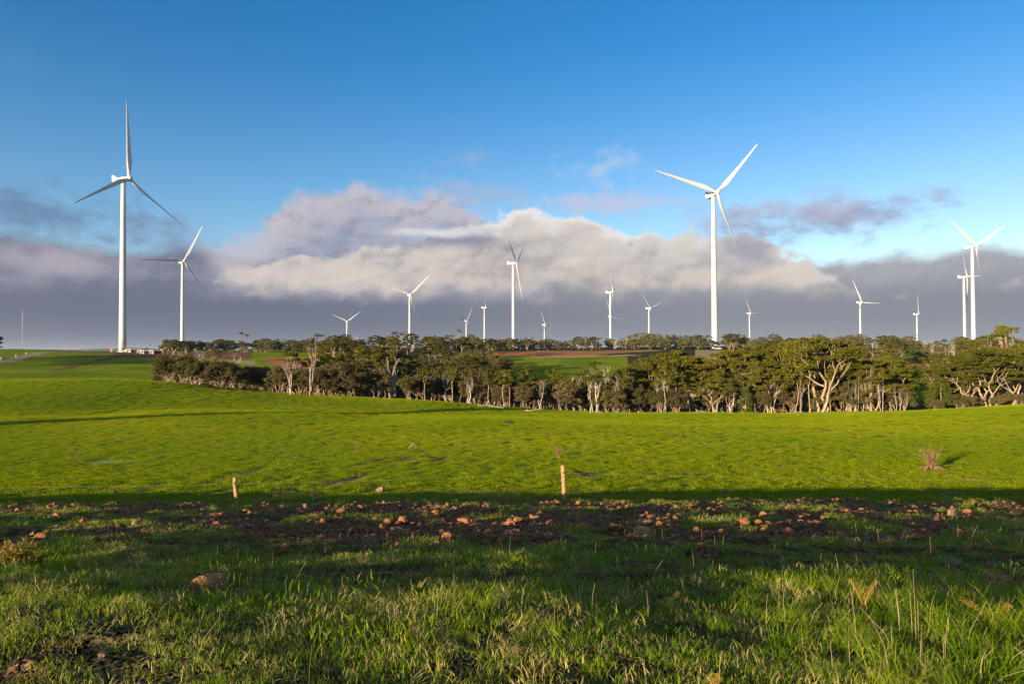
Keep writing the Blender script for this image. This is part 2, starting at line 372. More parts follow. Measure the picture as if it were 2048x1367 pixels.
def hit(px, row, lo=3.0, hi=900):
    d = ray(px, row); Y = np.exp(np.linspace(math.log(lo), math.log(hi), 3000))
    g = ground(d[0]*Y, Y)-d[2]*Y
    k = np.argmax(g > 0) if (g > 0).any() else len(Y)-1
    return float(d[0]*Y[k]), float(Y[k]), float(ground(d[0]*Y[k], Y[k])[0])

# ------------------------------------------------------------------ mesh and object helpers
def mesh_np(name, V, Fc, mats, smooth=True, mi=None):
    """V (n,3), Fc (m,3 or 4) arrays"""
    V = np.asarray(V, np.float32); Fc = np.asarray(Fc, np.int32); m = bpy.data.meshes.new(name)
    k = Fc.shape[1]
    m.vertices.add(len(V)); m.vertices.foreach_set('co', V.ravel())
    m.loops.add(Fc.size); m.loops.foreach_set('vertex_index', Fc.ravel())
    m.polygons.add(len(Fc)); m.polygons.foreach_set('loop_start', np.arange(0, Fc.size, k, dtype=np.int32))
    m.polygons.foreach_set('use_smooth', np.full(len(Fc), smooth))
    for q in (mats if isinstance(mats, (list, tuple)) else [mats]): m.materials.append(q)
    if mi is not None: m.polygons.foreach_set('material_index', np.asarray(mi, np.int32))
    m.update(calc_edges=True); m.validate()
    return m
class MB:
    """collects quads and triangles (triangles as degenerate-free separate list)"""
    def __init__(s): s.V = []; s.F = []; s.n = 0
    def add(s, V, Fc):
        s.V.append(np.asarray(V, float)); s.F += [tuple(i+s.n for i in f) for f in Fc]; s.n += len(V)
    def tube(s, pts, rad, sides=6, cap=True):
        pts = np.asarray(pts, float); n = len(pts); ref = np.array([.31, .77, .55])
        V = []
        for i in range(n):
            d = pts[min(i+1, n-1)]-pts[max(i-1, 0)]; d = d/(np.linalg.norm(d)+1e-9)
            a = np.cross(d, ref); a /= np.linalg.norm(a)+1e-9; b = np.cross(d, a)
            for k in range(sides):
                th = 2*math.pi*k/sides; V.append(pts[i]+rad[i]*(a*math.cos(th)+b*math.sin(th)))
        Fc = [(i*sides+k, i*sides+(k+1) % sides, (i+1)*sides+(k+1) % sides, (i+1)*sides+k) for i in range(n-1) for k in range(sides)]
        if cap: Fc += [tuple(range(sides))[::-1], tuple((n-1)*sides+k for k in range(sides))]
        s.add(V, Fc)
    def lathe(s, prof, sides=24, axis='z', org=(0, 0, 0)):
        V = []; n = len(prof)
        for (r, h) in prof:
            for k in range(sides):
                th = 2*math.pi*k/sides; c, q = r*math.cos(th), r*math.sin(th)
                V.append({'z': (c, q, h), 'y': (c, h, q)}[axis])
        V = np.array(V)+np.array(org)
        Fc = [(i*sides+k, i*sides+(k+1) % sides, (i+1)*sides+(k+1) % sides, (i+1)*sides+k) for i in range(n-1) for k in range(sides)]
        Fc += [tuple(range(sides))[::-1], tuple((n-1)*sides+k for k in range(sides))]
        s.add(V, Fc)
    def box(s, c, d, taper=1.0, bev=0.0):
        x, y, z = (q/2 for q in d); T = taper
        if bev:
            b = bev; ring = [(-x+b, -y), (x-b, -y), (x, -y+b), (x, y-b), (x-b, y), (-x+b, y), (-x, y-b), (-x, -y+b)]
            V = []
            for zz, k in ((-z, (x-b)/x), (-z+b, 1), (z-b, T), (z, T*(x-b)/x)):
                V += [(p[0]*k, p[1]*k, zz) for p in ring]
            Fc = [(i*8+k, i*8+(k+1) % 8, (i+1)*8+(k+1) % 8, (i+1)*8+k) for i in range(3) for k in range(8)]+[tuple(range(8))[::-1], tuple(range(24, 32))]
        else:
            V = [(-x, -y, -z), (x, -y, -z), (x, y, -z), (-x, y, -z), (-x*T, -y*T, z), (x*T, -y*T, z), (x*T, y*T, z), (-x*T, y*T, z)]
            Fc = [(3, 2, 1, 0), (4, 5, 6, 7), (0, 1, 5, 4), (1, 2, 6, 5), (2, 3, 7, 6), (3, 0, 4, 7)]
        s.add(np.array(V)+np.array(c), Fc)
    def mesh(s, name, mat, smooth=False):
        m = bpy.data.meshes.new(name); m.from_pydata(np.concatenate(s.V).tolist(), [], s.F); m.materials.append(mat)
        if smooth: m.polygons.foreach_set('use_smooth', np.full(len(m.polygons), True))
        m.update(); return m
def ob(name, me, parent=None, loc=None, coll=C):
    o = bpy.data.objects.new(name, me); coll.objects.link(o)
    if parent: o.parent = parent
    if loc is not None: o.location = loc
    return o
def tag(o, label=None, cat=None, group=None, kind=None):
    for k, v in (('label', label), ('category', cat), ('group', group), ('kind', kind)):
        if v: o[k] = v
    return o
def thing(name, loc, label, cat, group=None, rz=0):
    o = bpy.data.objects.new(name, None); C.objects.link(o); o.location = loc; o.rotation_euler = (0, 0, rz); o.empty_display_size = .2
    return tag(o, label, cat, group)
def copytree(o):
    r = o.copy(); C.objects.link(r)
    for ch in o.children:
        c = ch.copy(); C.objects.link(c); c.parent = r
        for g in ch.children:
            q = g.copy(); C.objects.link(q); q.parent = c
    return r

# ------------------------------------------------------------------ materials
def mat(name):
    m = bpy.data.materials.new(name); m.use_nodes = True; t = m.node_tree
    return m, t, t.nodes['Principled BSDF']
def simple(name, c, rough=.6, var=.12, scale=3.0, spec=.3, c2=None, bump=0.0, obj=True, metal=0.0):
    m, t, p = mat(name)
    tcn = t.nodes.new('ShaderNodeTexCoord'); n = noise(t, tcn.outputs['Object'], scale, 4, .6)
    b = c2 or tuple(q*(1-2*var) for q in c)
    t.links.new(mixc(t, n.ss(.3, .7), c, b), p.inputs['Base Color'])
    p.inputs['Roughness'].default_value = rough; p.inputs['Specular IOR Level'].default_value = spec; p.inputs['Metallic'].default_value = metal
    if bump:
        bn = t.nodes.new('ShaderNodeBump'); bn.inputs['Strength'].default_value = bump; bn.inputs['Distance'].default_value = .05
        t.links.new(n.o, bn.inputs['Height']); t.links.new(bn.outputs[0], p.inputs['Normal'])
    return m
M_white = simple('white_paint', (.56, .55, .535), .45, .06, .12, .3)
M_white2 = simple('white_gelcoat', (.60, .59, .57), .4, .04, .1, .35)
M_dark = simple('dark_grille', (.03, .03, .035), .6, .1)
M_bark = simple('pale_bark', (.44, .32, .205), .85, .3, 1.2, .1, c2=(.22, .155, .10))
M_barkd = simple('brown_bark', (.32, .225, .145), .9, .2, 2.0, .1, c2=(.16, .11, .07))
M_dead = simple('bleached_wood', (.52, .44, .35), .8, .2, 2.0, .1, c2=(.33, .27, .21))
M_rock = simple('rusty_stone', (.42, .18, .075), .95, .2, 5.0, .02, c2=(.26, .11, .05), bump=.8)
M_rockg = simple('grey_stone', (.34, .22, .14), .95, .2, 5.0, .02, c2=(.18, .11, .07), bump=.8)
M_clod = simple('red_earth_clod', (.34, .165, .085), .95, .2, 8.0, .03, c2=(.20, .10, .055), bump=.8)
M_post = simple('treated_pine', (.46, .27, .11), .85, .15, 9.0, .1, c2=(.26, .15, .07), bump=.5)
M_twig = simple('dry_twig', (.27, .16, .085), .9, .2, 8.0, .02, c2=(.17, .10, .055))
M_galv = simple('galvanised_steel', (.45, .46, .47), .5, .1, 1.0, .4, metal=.5)
def leafmat(name, a, b, trans=.25, rnd=.25, wscale=.05, dry=None, mott=0.0):
    m = bpy.data.materials.new(name); m.use_nodes = True; t = m.node_tree; t.nodes.clear()
    out = t.nodes.new('ShaderNodeOutputMaterial'); oi = t.nodes.new('ShaderNodeObjectInfo'); ge = t.nodes.new('ShaderNodeNewGeometry')
    n = noise(t, ge.outputs['Position'], wscale, 2, .5)
    r = N(t, oi.outputs['Random']); ri = N(t, ge.outputs['Random Per Island'])
    f = (n.ss(.35, .65)*.5+(r-.5)*rnd*2+.25+(ri-.5)*.6).sat()
    c = mixc(t, f, a, b)
    n2 = noise(t, ge.outputs['Position'], wscale*45, 5, .7)
    c = mixc(t, n2.ss(.52, .72)*mott, c, tuple(q*.55 for q in a))
    if dry: c = mixc(t, ri.ss(1-dry[0], 1-dry[0]+.01), c, dry[1])
    d = t.nodes.new('ShaderNodeBsdfDiffuse'); tr = t.nodes.new('ShaderNodeBsdfTranslucent'); mx = t.nodes.new('ShaderNodeMixShader')
    t.links.new(c, d.inputs[0]); t.links.new(c, tr.inputs[0]); mx.inputs[0].default_value = trans
    t.links.new(d.outputs[0], mx.inputs[1]); t.links.new(tr.outputs[0], mx.inputs[2]); t.links.new(mx.outputs[0], out.inputs[0])
    return m
M_gum = leafmat('gum_leaves', (.058, .066, .010), (.145, .132, .015), .15, .2, .04)
M_scrub = leafmat('scrub_leaves', (.070, .057, .025), (.140, .110, .047), .12, .3, .05)
M_scrubg = leafmat('dark_scrub_leaves', (.060, .058, .018), (.120, .104, .034), .12, .3, .05)
M_wattle = leafmat('wattle_leaves', (.055, .078, .012), (.095, .105, .016), .15, .2, .05)
M_dist = leafmat('grey_gum_leaves', (.085, .090, .036), (.135, .128, .050), .12, .3, .02)
M_olive = leafmat('olive_gum_leaves', (.050, .054, .012), (.105, .098, .020), .15, .3, .04)
M_fern = leafmat('golden_bracken', (.48, .34, .07), (.34, .20, .045), .35, .2, 2.0)
M_weed = leafmat('brown_weed', (.30, .15, .06), (.30, .24, .05), .3, .2, 2.0)
M_blade = leafmat('grass_blades', (.110, .215, .008), (.350, .410, .020), .40, .25, .35, dry=(.09, (.50, .38, .16)), mott=.4)
M_bladef = leafmat('paddock_blades', (.150, .228, .004), (.320, .338, .005), .40, .25, .03, dry=(.05, (.45, .36, .12)), mott=.28)
M_blade2 = leafmat('worn_grass_blades', (.22, .24, .03), (.46, .42, .09), .35, .3, .5, dry=(.30, (.55, .42, .20)))
M_straw = leafmat('straw_blades', (.50, .38, .19), (.36, .25, .11), .3, .3, 1.0, dry=(.35, (.12, .20, .03)))
M_stem = leafmat('straw_stems', (.46, .34, .19), (.32, .22, .11), .2, .3, 1.0)

# the one ground sheet: grass, churned soil, red plough, straw borders, gravel
def ground_mat():
    m = bpy.data.materials.new('ground'); m.use_nodes = True; t = m.node_tree; p = t.nodes['Principled BSDF']
    ge = t.nodes.new('ShaderNodeNewGeometry'); pos = ge.outputs['Position']
    a1 = t.nodes.new('ShaderNodeAttribute'); a1.attribute_name = 'cover'; s = t.nodes.new('ShaderNodeSeparateColor'); t.links.new(a1.outputs['Color'], s.inputs[0])
    soil, red, straw = (N(t, s.outputs[i]) for i in range(3))
    a2 = t.nodes.new('ShaderNodeAttribute'); a2.attribute_name = 'cover2'; s2 = t.nodes.new('ShaderNodeSeparateColor'); t.links.new(a2.outputs['Color'], s2.inputs[0])
    gravel, forest, fieldm = (N(t, s2.outputs[i]) for i in range(3))
    big = noise(t, pos, .035, 3, .5); mid = noise(t, pos, .7, 4, .6); fine = noise(t, pos, 9.0, 5, .65); vf = noise(t, pos, 45, 2, .5)
    g = mixc(t, big.ss(.35, .65), (.16, .26, .004), (.30, .35, .005))
    g = mixc(t, mid.ss(.45, .75)*.35, g, (.14, .22, .006))
    g = mixc(t, fine.ss(.35, .75)*.5, g, (.34, .36, .008))
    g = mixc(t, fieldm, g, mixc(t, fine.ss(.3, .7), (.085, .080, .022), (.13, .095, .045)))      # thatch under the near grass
    so = mixc(t, fine.ss(.3, .7), (.30, .150, .078), (.17, .088, .050))
    so = mixc(t, mid.ss(.5, .7)*.6, so, (.34, .19, .10))
    rd = mixc(t, noise(t, pos, .6, 4, .6).ss(.3, .7), (.56, .22, .085), (.44, .165, .065))
    st = mixc(t, fine.ss(.3, .7), (.62, .46, .26), (.42, .31, .17))
    gv = mixc(t, mid.ss(.3, .7), (.40, .31, .23), (.30, .23, .17))
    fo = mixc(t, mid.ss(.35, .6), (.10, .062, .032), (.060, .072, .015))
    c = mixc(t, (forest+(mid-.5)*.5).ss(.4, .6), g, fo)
    c = mixc(t, (soil+(fine-.5)*.7).ss(.35, .62), c, so)
    c = mixc(t, red.ss(.3, .7), c, rd)
    c = mixc(t, (straw+(mid-.5)*.5).ss(.35, .65), c, st)
    c = mixc(t, gravel.ss(.3, .7), c, gv)
    t.links.new(c, p.inputs['Base Color']); p.inputs['Roughness'].default_value = .95; p.inputs['Specular IOR Level'].default_value = .05
    # upright blades and crumbs: the surface normal scatters strongly at centimetre scale
    nz = t.nodes.new('ShaderNodeTexWhiteNoise'); nz.noise_dimensions = '3D'
    sn = t.nodes.new('ShaderNodeVectorMath'); sn.operation = 'SNAP'; t.links.new(pos, sn.inputs[0]); sn.inputs[1].default_value = (.021, .021, .021)
    t.links.new(sn.outputs[0], nz.inputs[0])
    sub = t.nodes.new('ShaderNodeVectorMath'); sub.operation = 'SUBTRACT'; t.links.new(nz.outputs['Color'], sub.inputs[0]); sub.inputs[1].default_value = (.5, .5, .5)
    rough = (1.0-red*.2)*(1.0-gravel*.5)
    n3 = noise(t, pos, 2.2, 4, .7, out=1); sub2 = t.nodes.new('ShaderNodeVectorMath'); sub2.operation = 'SUBTRACT'; t.links.new(n3.o, sub2.inputs[0]); sub2.inputs[1].default_value = (.5, .5, .5)
    sc = t.nodes.new('ShaderNodeVectorMath'); sc.operation = 'SCALE'; t.links.new(sub.outputs[0], sc.inputs[0]); t.links.new((rough*3.4).o, sc.inputs['Scale'])
    sc2 = t.nodes.new('ShaderNodeVectorMath'); sc2.operation = 'SCALE'; t.links.new(sub2.outputs[0], sc2.inputs[0]); sc2.inputs['Scale'].default_value = 1.2
    ad = t.nodes.new('ShaderNodeVectorMath'); t.links.new(sc.outputs[0], ad.inputs[0]); t.links.new(ge.outputs['Normal'], ad.inputs[1])
    ad2 = t.nodes.new('ShaderNodeVectorMath'); t.links.new(ad.outputs[0], ad2.inputs[0]); t.links.new(sc2.outputs[0], ad2.inputs[1])
    nn = t.nodes.new('ShaderNodeVectorMath'); nn.operation = 'NORMALIZE'; t.links.new(ad2.outputs[0], nn.inputs[0])
    t.links.new(nn.outputs[0], p.inputs['Normal'])
    return m
M_ground = ground_mat()

# ------------------------------------------------------------------ ground sheet
Ys = np.concatenate([np.linspace(-500, -30, 24), np.linspace(-26, 0, 24), np.arange(.6, 3.4, .2), np.arange(3.4, 12, .05), np.arange(12, 26, .07), 26*np.exp(np.linspace(0, math.log(165/26), 330)), np.arange(167, 270, 1.2), np.arange(271, 560, 1.8), 560*np.exp(np.linspace(0.01, math.log(40000/560), 90))])
us = np.concatenate([-.84-np.geomspace(.01, 9, 34)[::-1], np.linspace(-.84, .84, 600), .84+np.geomspace(.01, 9, 34)])
w = np.sqrt(Ys**2+8.0**2)
XX = us[None, :]*w[:, None]; YY = np.repeat(Ys[:, None], len(us), 1)
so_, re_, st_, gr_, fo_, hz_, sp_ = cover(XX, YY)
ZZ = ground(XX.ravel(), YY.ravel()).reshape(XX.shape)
ZZ = np.where(YY > 9000, ZZ, ZZ)
nr, nc = XX.shape
idx = np.arange(nr*nc).reshape(nr, nc)
Fq = np.stack([idx[:-1, :-1], idx[:-1, 1:], idx[1:, 1:], idx[1:, :-1]], -1).reshape(-1, 4)
gm = mesh_np('ground', np.stack([XX, YY, ZZ], -1).reshape(-1, 3), Fq, M_ground)
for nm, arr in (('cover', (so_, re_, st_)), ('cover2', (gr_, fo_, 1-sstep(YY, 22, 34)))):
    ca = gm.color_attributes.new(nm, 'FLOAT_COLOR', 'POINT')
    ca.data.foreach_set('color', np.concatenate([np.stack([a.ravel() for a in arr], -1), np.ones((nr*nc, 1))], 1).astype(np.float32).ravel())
tag(ob('ground', gm), kind='structure')
#REST
# ------------------------------------------------------------------ wind turbines
NS = 14
def airfoil(n=NS):
    th = np.linspace(0, 2*math.pi, n, endpoint=False); x = .5*(1+np.cos(th))   # 0 nose .. 1 tail
    yt = 2.6*(.2969*np.sqrt(x)-.126*x-.3516*x**2+.2843*x**3-.1015*x**4)*1.0
    return x-.32, np.where(th < math.pi, yt, -yt*.75)
def blade_mesh():
    ax, ay = airfoil(); th = np.linspace(0, 2*math.pi, NS, endpoint=False)
    V = []; secs = [(1.0, 2.3, 2.3, 0, 0), (2.6, 2.3, 2.2, 0, 0), (5, 2.6, 2.0, 14, .35), (8.5, 3.5, 1.6, 14, .8), (12.5, 4.1, 1.15, 12, 1), (17, 3.85, .9, 10, 1), (24, 3.2, .68, 7, 1), (32, 2.6, .52, 5, 1), (40, 2.1, .4, 3, 1), (48, 1.6, .28, 2, 1), (55, 1.15, .19, 1, 1), (60, .8, .12, 0, 1), (62.2, .5, .07, 0, 1), (63, .12, .03, 0, 1)]
    for r, ch, thk, tw, k in secs:
        a = R(tw); cx = (1-k)*(.5*np.cos(th))+k*ax; cy = (1-k)*.5*np.sin(th)*ch+k*ay*thk*1.9
        x = cx*ch; y = cy
        X = x*math.cos(a)-y*math.sin(a); Y = x*math.sin(a)+y*math.cos(a)
        for q in range(NS): V.append((X[q], Y[q]-1.6*(r/63)**2.2, r))
    b = MB(); n = len(secs)
    Fc = [(i*NS+k, i*NS+(k+1) % NS, (i+1)*NS+(k+1) % NS, (i+1)*NS+k) for i in range(n-1) for k in range(NS)]+[tuple(range(NS))[::-1], tuple((n-1)*NS+k for k in range(NS))]
    b.add(V, Fc); return b.mesh('blade', M_white2, True)
me_blade = blade_mesh()
b = MB(); TH = 135.0
prof = [(2.75-1.05*(h/TH)**1.15, h) for h in (0, 15, 30, 50, 70, 90, 110, TH)]
b.lathe(prof, 48); b.lathe([(3.3, -9), (3.3, .25)], 32)
bj = MB()
for h in (24, 50, 78, 106):
    r = 2.75-1.05*(h/TH)**1.15+.02; bj.lathe([(r-.3, h-.16), (r+.03, h-.15), (r+.03, h+.15), (r-.3, h+.16)], 40)
me_joint = bj.mesh('joint_rings', simple('joint_grey', (.42, .42, .43), .5)); me_tower = b.mesh('tower', M_white, True)
b = MB(); b.box((0, 0, 1.15), (.95, .1, 2.1), bev=.03); me_tdoor = b.mesh('door', M_dark)
b = MB()   # nacelle: rounded box narrowing towards the rear, local -y is the rotor side
ring = lambda w_, h_, n=16: [(w_/2*math.copysign(abs(math.cos(a))**.45, math.cos(a)), h_/2*math.copysign(abs(math.sin(a))**.45, math.sin(a))) for a in np.linspace(0, 2*math.pi, n, endpoint=False)]
V = []; st = [(-3.4, 2.6, 2.6, .1), (-3.0, 3.4, 3.4, .05), (-1.5, 4.0, 4.0, 0), (4, 4.0, 4.0, 0), (8.2, 3.9, 3.7, .1), (9.6, 3.5, 2.9, .35), (10, 2.8, 2.1, .45)]
for y, w_, h_, z in st: V += [(p[0], y, p[1]+z) for p in ring(w_, h_)]
b.add(V, [(i*16+k, i*16+(k+1) % 16, (i+1)*16+(k+1) % 16, (i+1)*16+k) for i in range(len(st)-1) for k in range(16)]+[tuple(range(16)), tuple((len(st)-1)*16+k for k in range(16))[::-1]])
me_nac = b.mesh('nacelle', M_white, True)
b = MB()   # cooler: two swept side panels with a radiator between
for sx in (-1, 1):
    x = 1.75*sx; V = []
    for xx in (x-.12, x+.12): V += [(xx, 9.4, 1.6), (xx, 4.0, 1.8), (xx, 7.6, 4.4), (xx, 9.3, 4.5)]
    b.add(V, [(0, 1, 2, 3), (7, 6, 5, 4), (0, 4, 5, 1), (1, 5, 6, 2), (2, 6, 7, 3), (3, 7, 4, 0)])
me_cool = b.mesh('cooler', M_white)
b = MB(); b.box((0, 8.3, 3.1), (3.2, .35, 2.6)); me_rad = b.mesh('radiator', M_dark)
b = MB(); b.lathe([(.05, -3.0), (.9, -2.85), (1.6, -2.3), (2.05, -1.4), (2.2, -.2), (2.15, 1.0), (1.8, 1.5)], 24, 'y'); me_hub = b.mesh('hub', M_white2, True)
TILT, CONE = R(5), R(2); OV = 5.6
TURB = [('t1', (258, 357), 537, 73.5, 90.0, 'nearest white turbine at the left, one blade straight up, beside the site sheds'),
 ('t2', (368, 522), 1003, 46.9, 63.4, 'white turbine behind flat-topped gums, one blade pointing level left'),
 ('t3', (694.3, 642.1), 2575, 27.5, 36.5, 'tiny far turbine with its upper blades in a wide V'),
 ('t4', (820.9, 588.8), 1483, 27.6, 44.6, 'mid-distance turbine with blades in a broad Y, right of the wide V one'),
 ('t5', (934.7, 640), 2584, 54.6, 57.3, 'small faint turbine with one thin blade leaning up right'),
 ('t6', (971.6, 614.8), 2340, 69.3, 104.9, 'small turbine with one upright blade, standing left of the tall slim central turbine'),
 ('t7', (1032.7, 525.6), 1118, 76.4, 32.8, 'tall slim turbine near the middle, seen almost from the side against the grey cumulus'),
 ('t8', (1090.8, 649), 2776, 48.7, -0.8, 'smallest far turbine, just left of the thin dashed mast'),
 ('t10', (1225.4, 583.8), 1506, 71.8, 90.1, 'side-on turbine whose tower hides a smaller turbine directly behind it'),
 ('t11', (1222.8, 632.8), 2598, 40.1, 110.6, 'small far turbine hidden behind the tower of the side-on turbine'),
 ('t12', (1300.8, 615.5), 1997, 46.1, 17.5, 'small turbine rising above the rounded grey gums left of the large right-hand turbine'),
 ('t9', (1434, 385), 589, 17.5, 46.7, 'large cream-lit turbine right of centre with broad blades facing the viewer'),
 ('t13', (1501.4, 625.7), 2589, 42.6, 4.1, 'small far turbine just right of the large cream-lit turbine'),
 ('t14', (1723.6, 603.9), 1770, 23.0, 117.4, 'small turbine with one blade level to the right, above the bleached dead trees'),
 ('t15', (1837.3, 627.4), 2217, 48.9, 91.5, 'small turbine with one upright blade, left of the overlapping pair at the right edge'),
 ('t16', (1934.3, 553.2), 1279, 70.4, 64.5, 'side-on turbine standing left of and behind the overlapping right edge turbine'),
 ('t17', (1952.5, 491.8), 897, 21.9, 28.2, 'right-hand turbine of the overlapping pair, nearer one with two blades raised in a V')]
TB = {}
def turbine(key, hub, D, yaw, ph, label, simple_=False):
    H = ray(*hub)*D; ya = R(yaw); a = np.array([math.sin(ya)*math.cos(TILT), -math.cos(ya)*math.cos(TILT), math.sin(TILT)])
    top = H-a*OV; base = np.array([top[0], top[1], top[2]-TH-1.6])
    e = thing('wind_turbine', tuple(base), label, 'wind turbine', 'wind turbines on the ridge')
    TB[key] = base
    ob('tower', me_tower, e)
    if D < 1300: tag(ob('joint_rings', me_joint, e), kind='stuff')
    if key == 't1': ob('door', me_tdoor, e).matrix_local = Matrix.Rotation(R(35), 4, 'Z') @ Matrix.Translation((0, -2.76, 1.2))
    nc_ = ob('nacelle', me_nac, e); Rt = Matrix.Rotation(ya, 4, 'Z') @ Matrix.Rotation(-TILT, 4, 'X')
    nc_.matrix_local = Matrix.Translation((0, 0, TH+1.6)) @ Rt
    c = ob('cooler', me_cool, nc_); ob('radiator', me_rad, nc_)
    hb = ob('hub', me_hub, e); hl = H-base; hb.matrix_local = Matrix.Translation(tuple(hl)) @ Rt
    h = np.array([math.cos(ya), math.sin(ya), 0.]); v = np.cross(h, a); v = -v if v[2] < 0 else v
    for k in range(3):
        q = R(ph)+k*2*math.pi/3
        d = (h*math.cos(q)+v*math.sin(q))*math.cos(CONE)+a*math.sin(CONE)
        tg = -h*math.sin(q)+v*math.cos(q); y = np.cross(d, tg); y /= np.linalg.norm(y)
        if np.dot(y, a) > 0: tg = -tg; y = -y      # local -y bends towards the wind
        pt = R(30); tg, y = tg*math.cos(pt)-y*math.sin(pt), y*math.cos(pt)+tg*math.sin(pt)   # idling, pitched towards feather
        bl = ob('blade', me_blade, e)
        bl.matrix_local = Matrix(((tg[0], y[0], d[0], hl[0]), (tg[1], y[1], d[1], hl[1]), (tg[2], y[2], d[2], hl[2]), (0, 0, 0, 1)))
for a_ in TURB: turbine(*a_)
# unseen stand-in tower off the left edge, added to cast the thin paddock shadow
A = hitflat(0, 851); _d = np.array([math.sin(R(SUN_AZ)), math.cos(R(SUN_AZ))])
Bx = hitflat(800, 823); Ldir = Bx-A; Ldir /= np.linalg.norm(Ldir); Ld = _d
bs = A-Ld*250; bz = gz(bs[0], bs[1]); hh = gz(*Bx)+math.tan(R(SUN_EL))*np.linalg.norm(Bx-bs)-bz+7
e = thing('shadow_tower', (bs[0], bs[1], bz), 'unseen added tower outside the left edge, sized to cast the long paddock shadow', 'tower section')
b = MB(); b.lathe([(2.5, -1), (2.5, 0), (2.3, hh-.5), (2.35, hh-.4), (2.35, hh)], 28); ob('shell', b.mesh('shell', M_white, True), e)
b = MB(); b.lathe([(3.4, -1), (3.4, .3), (3.2, .35)], 28); ob('footing', b.mesh('footing', M_rockg), e)

# ------------------------------------------------------------------ masts
M_band, _t, _p = mat('banded_mast_paint'); _tc = _t.nodes.new('ShaderNodeTexCoord'); _s = _t.nodes.new('ShaderNodeSeparateXYZ'); _t.links.new(_tc.outputs['Object'], _s.inputs[0])
_t.links.new(mixc(_t, (N(_t, _s.outputs[2])*(1/14.0)).m('FRACT').m('GREATER_THAN', .5), (.7, .68, .66), (.22, .20, .20)), _p.inputs['Base Color'])
def mast(px, r0, r1, D, w, label, seg, bands):
    p = ray(px, r1)*D; top = ray(px, r0)[2]*D; H = top-p[2]
    e = thing('lattice_mast', (p[0], p[1], p[2]-2), label, 'mast')
    H += 2
    bw, br = MB(), MB()
    n = seg
    for i in range(n):
        z0, z1 = H*i/n, H*(i+1)/n; bb = bw
        for k in range(3):
            a0, a1 = k*2.094, (k+1)*2.094
            bb.tube([(w*math.cos(a0), w*math.sin(a0), z0), (w*math.cos(a0), w*math.sin(a0), z1)], [w*.28]*2, 4)
            for j in range(4):
                za, zb = z0+(z1-z0)*j/4, z0+(z1-z0)*(j+1)/4
                bb.tube([(w*math.cos(a0), w*math.sin(a0), za), (w*math.cos(a1), w*math.sin(a1), zb)], [w*.14]*2, 3, False)
    ob('lattice', bw.mesh('lattice', M_band if bands else M_galv), e)
mast(44.3, 622, 698, 900, .55, 'thin grey lattice mast standing alone at the far left of the skyline', 12, False)
mast(1100.7, 587, 688, 1300, .15, 'very thin dashed mast right of the smallest far turbine', 14, True)

# ------------------------------------------------------------------ things on the work site beside the nearest turbine
def site(px, Y, dz=0.0):
    x, y = PY(px, Y); return (x, y, gz(x, y)+dz)
M_cw = simple('container_white', (.62, .56, .46)); M_co = simple('container_orange', (.62, .16, .05)); M_cd = simple('container_dark', (.07, .045, .04)); M_cr = simple('container_cream', (.60, .44, .26))
M_tyre = simple('tyre_rubber', (.03, .03, .03)); M_glass = simple('dark_window', (.05, .06, .07), .15)
def container(px, Y, L_, m_, label, H=2.6, rz=.1):
    e = thing('shipping_container', site(px, Y), label, 'container', 'containers and sheds at the turbine site', rz)
    b = MB(); n = int(L_/.35); xs = np.linspace(-L_/2, L_/2, n*2+1)
    V = []
    for i, x in enumerate(xs): V += [(x, -1.2+(.05 if i % 2 else 0), .15), (x, -1.2+(.05 if i % 2 else 0), H), (x, 1.2, .15), (x, 1.2, H)]
    Fc = []
    for i in range(len(xs)-1):
        a = i*4; Fc += [(a, a+4, a+5, a+1), (a+2, a+3, a+7, a+6), (a+1, a+5, a+7, a+3), (a, a+2, a+6, a+4)]
    Fc += [(0, 1, 3, 2), (len(xs)*4-4, len(xs)*4-2, len(xs)*4-1, len(xs)*4-3)]
    b.add(V, Fc)
    for sx in (-1, 1):
        for sy in (-1, 1): b.box((sx*(L_/2+.02), sy*1.22, H/2), (.16, .16, H))
    ob('body', b.mesh('body', m_), e)
    b = MB(); b.box((-L_/2+.9, -1.24, 1.15), (.9, .06, 2.0), bev=.02); ob('door', b.mesh('door', M_dark), e)
    b = MB(); b.box((L_*.18, -1.24, 1.5), (1.1, .06, .8), bev=.02); ob('window', b.mesh('window', M_glass), e)
container(258, 512, 3.0, M_cw, 'small white site shed nearest the foot of the tallest turbine')
container(267, 515, 2.4, M_cr, 'small cream shed second from the foot of the tallest turbine')
container(280, 512, 3.0, M_cr, 'cream container left of the orange one')
container(285.5, 506, 2.2, M_cw, 'white box-shaped shed touching the orange container')
container(290.5, 510, 2.8, M_co, 'bright orange container in the row of site sheds')
container(296, 510, 2.6, M_cr, 'cream shed right of the orange container')
container(304, 508, 2.6, M_cw, 'brightest white shed at the right end of the pale row')
container(313, 512, 12.0, M_cd, 'long dark red-brown container right of the white sheds')
container(272, 520, 8.0, M_cd, 'dark container behind the small cream shed')
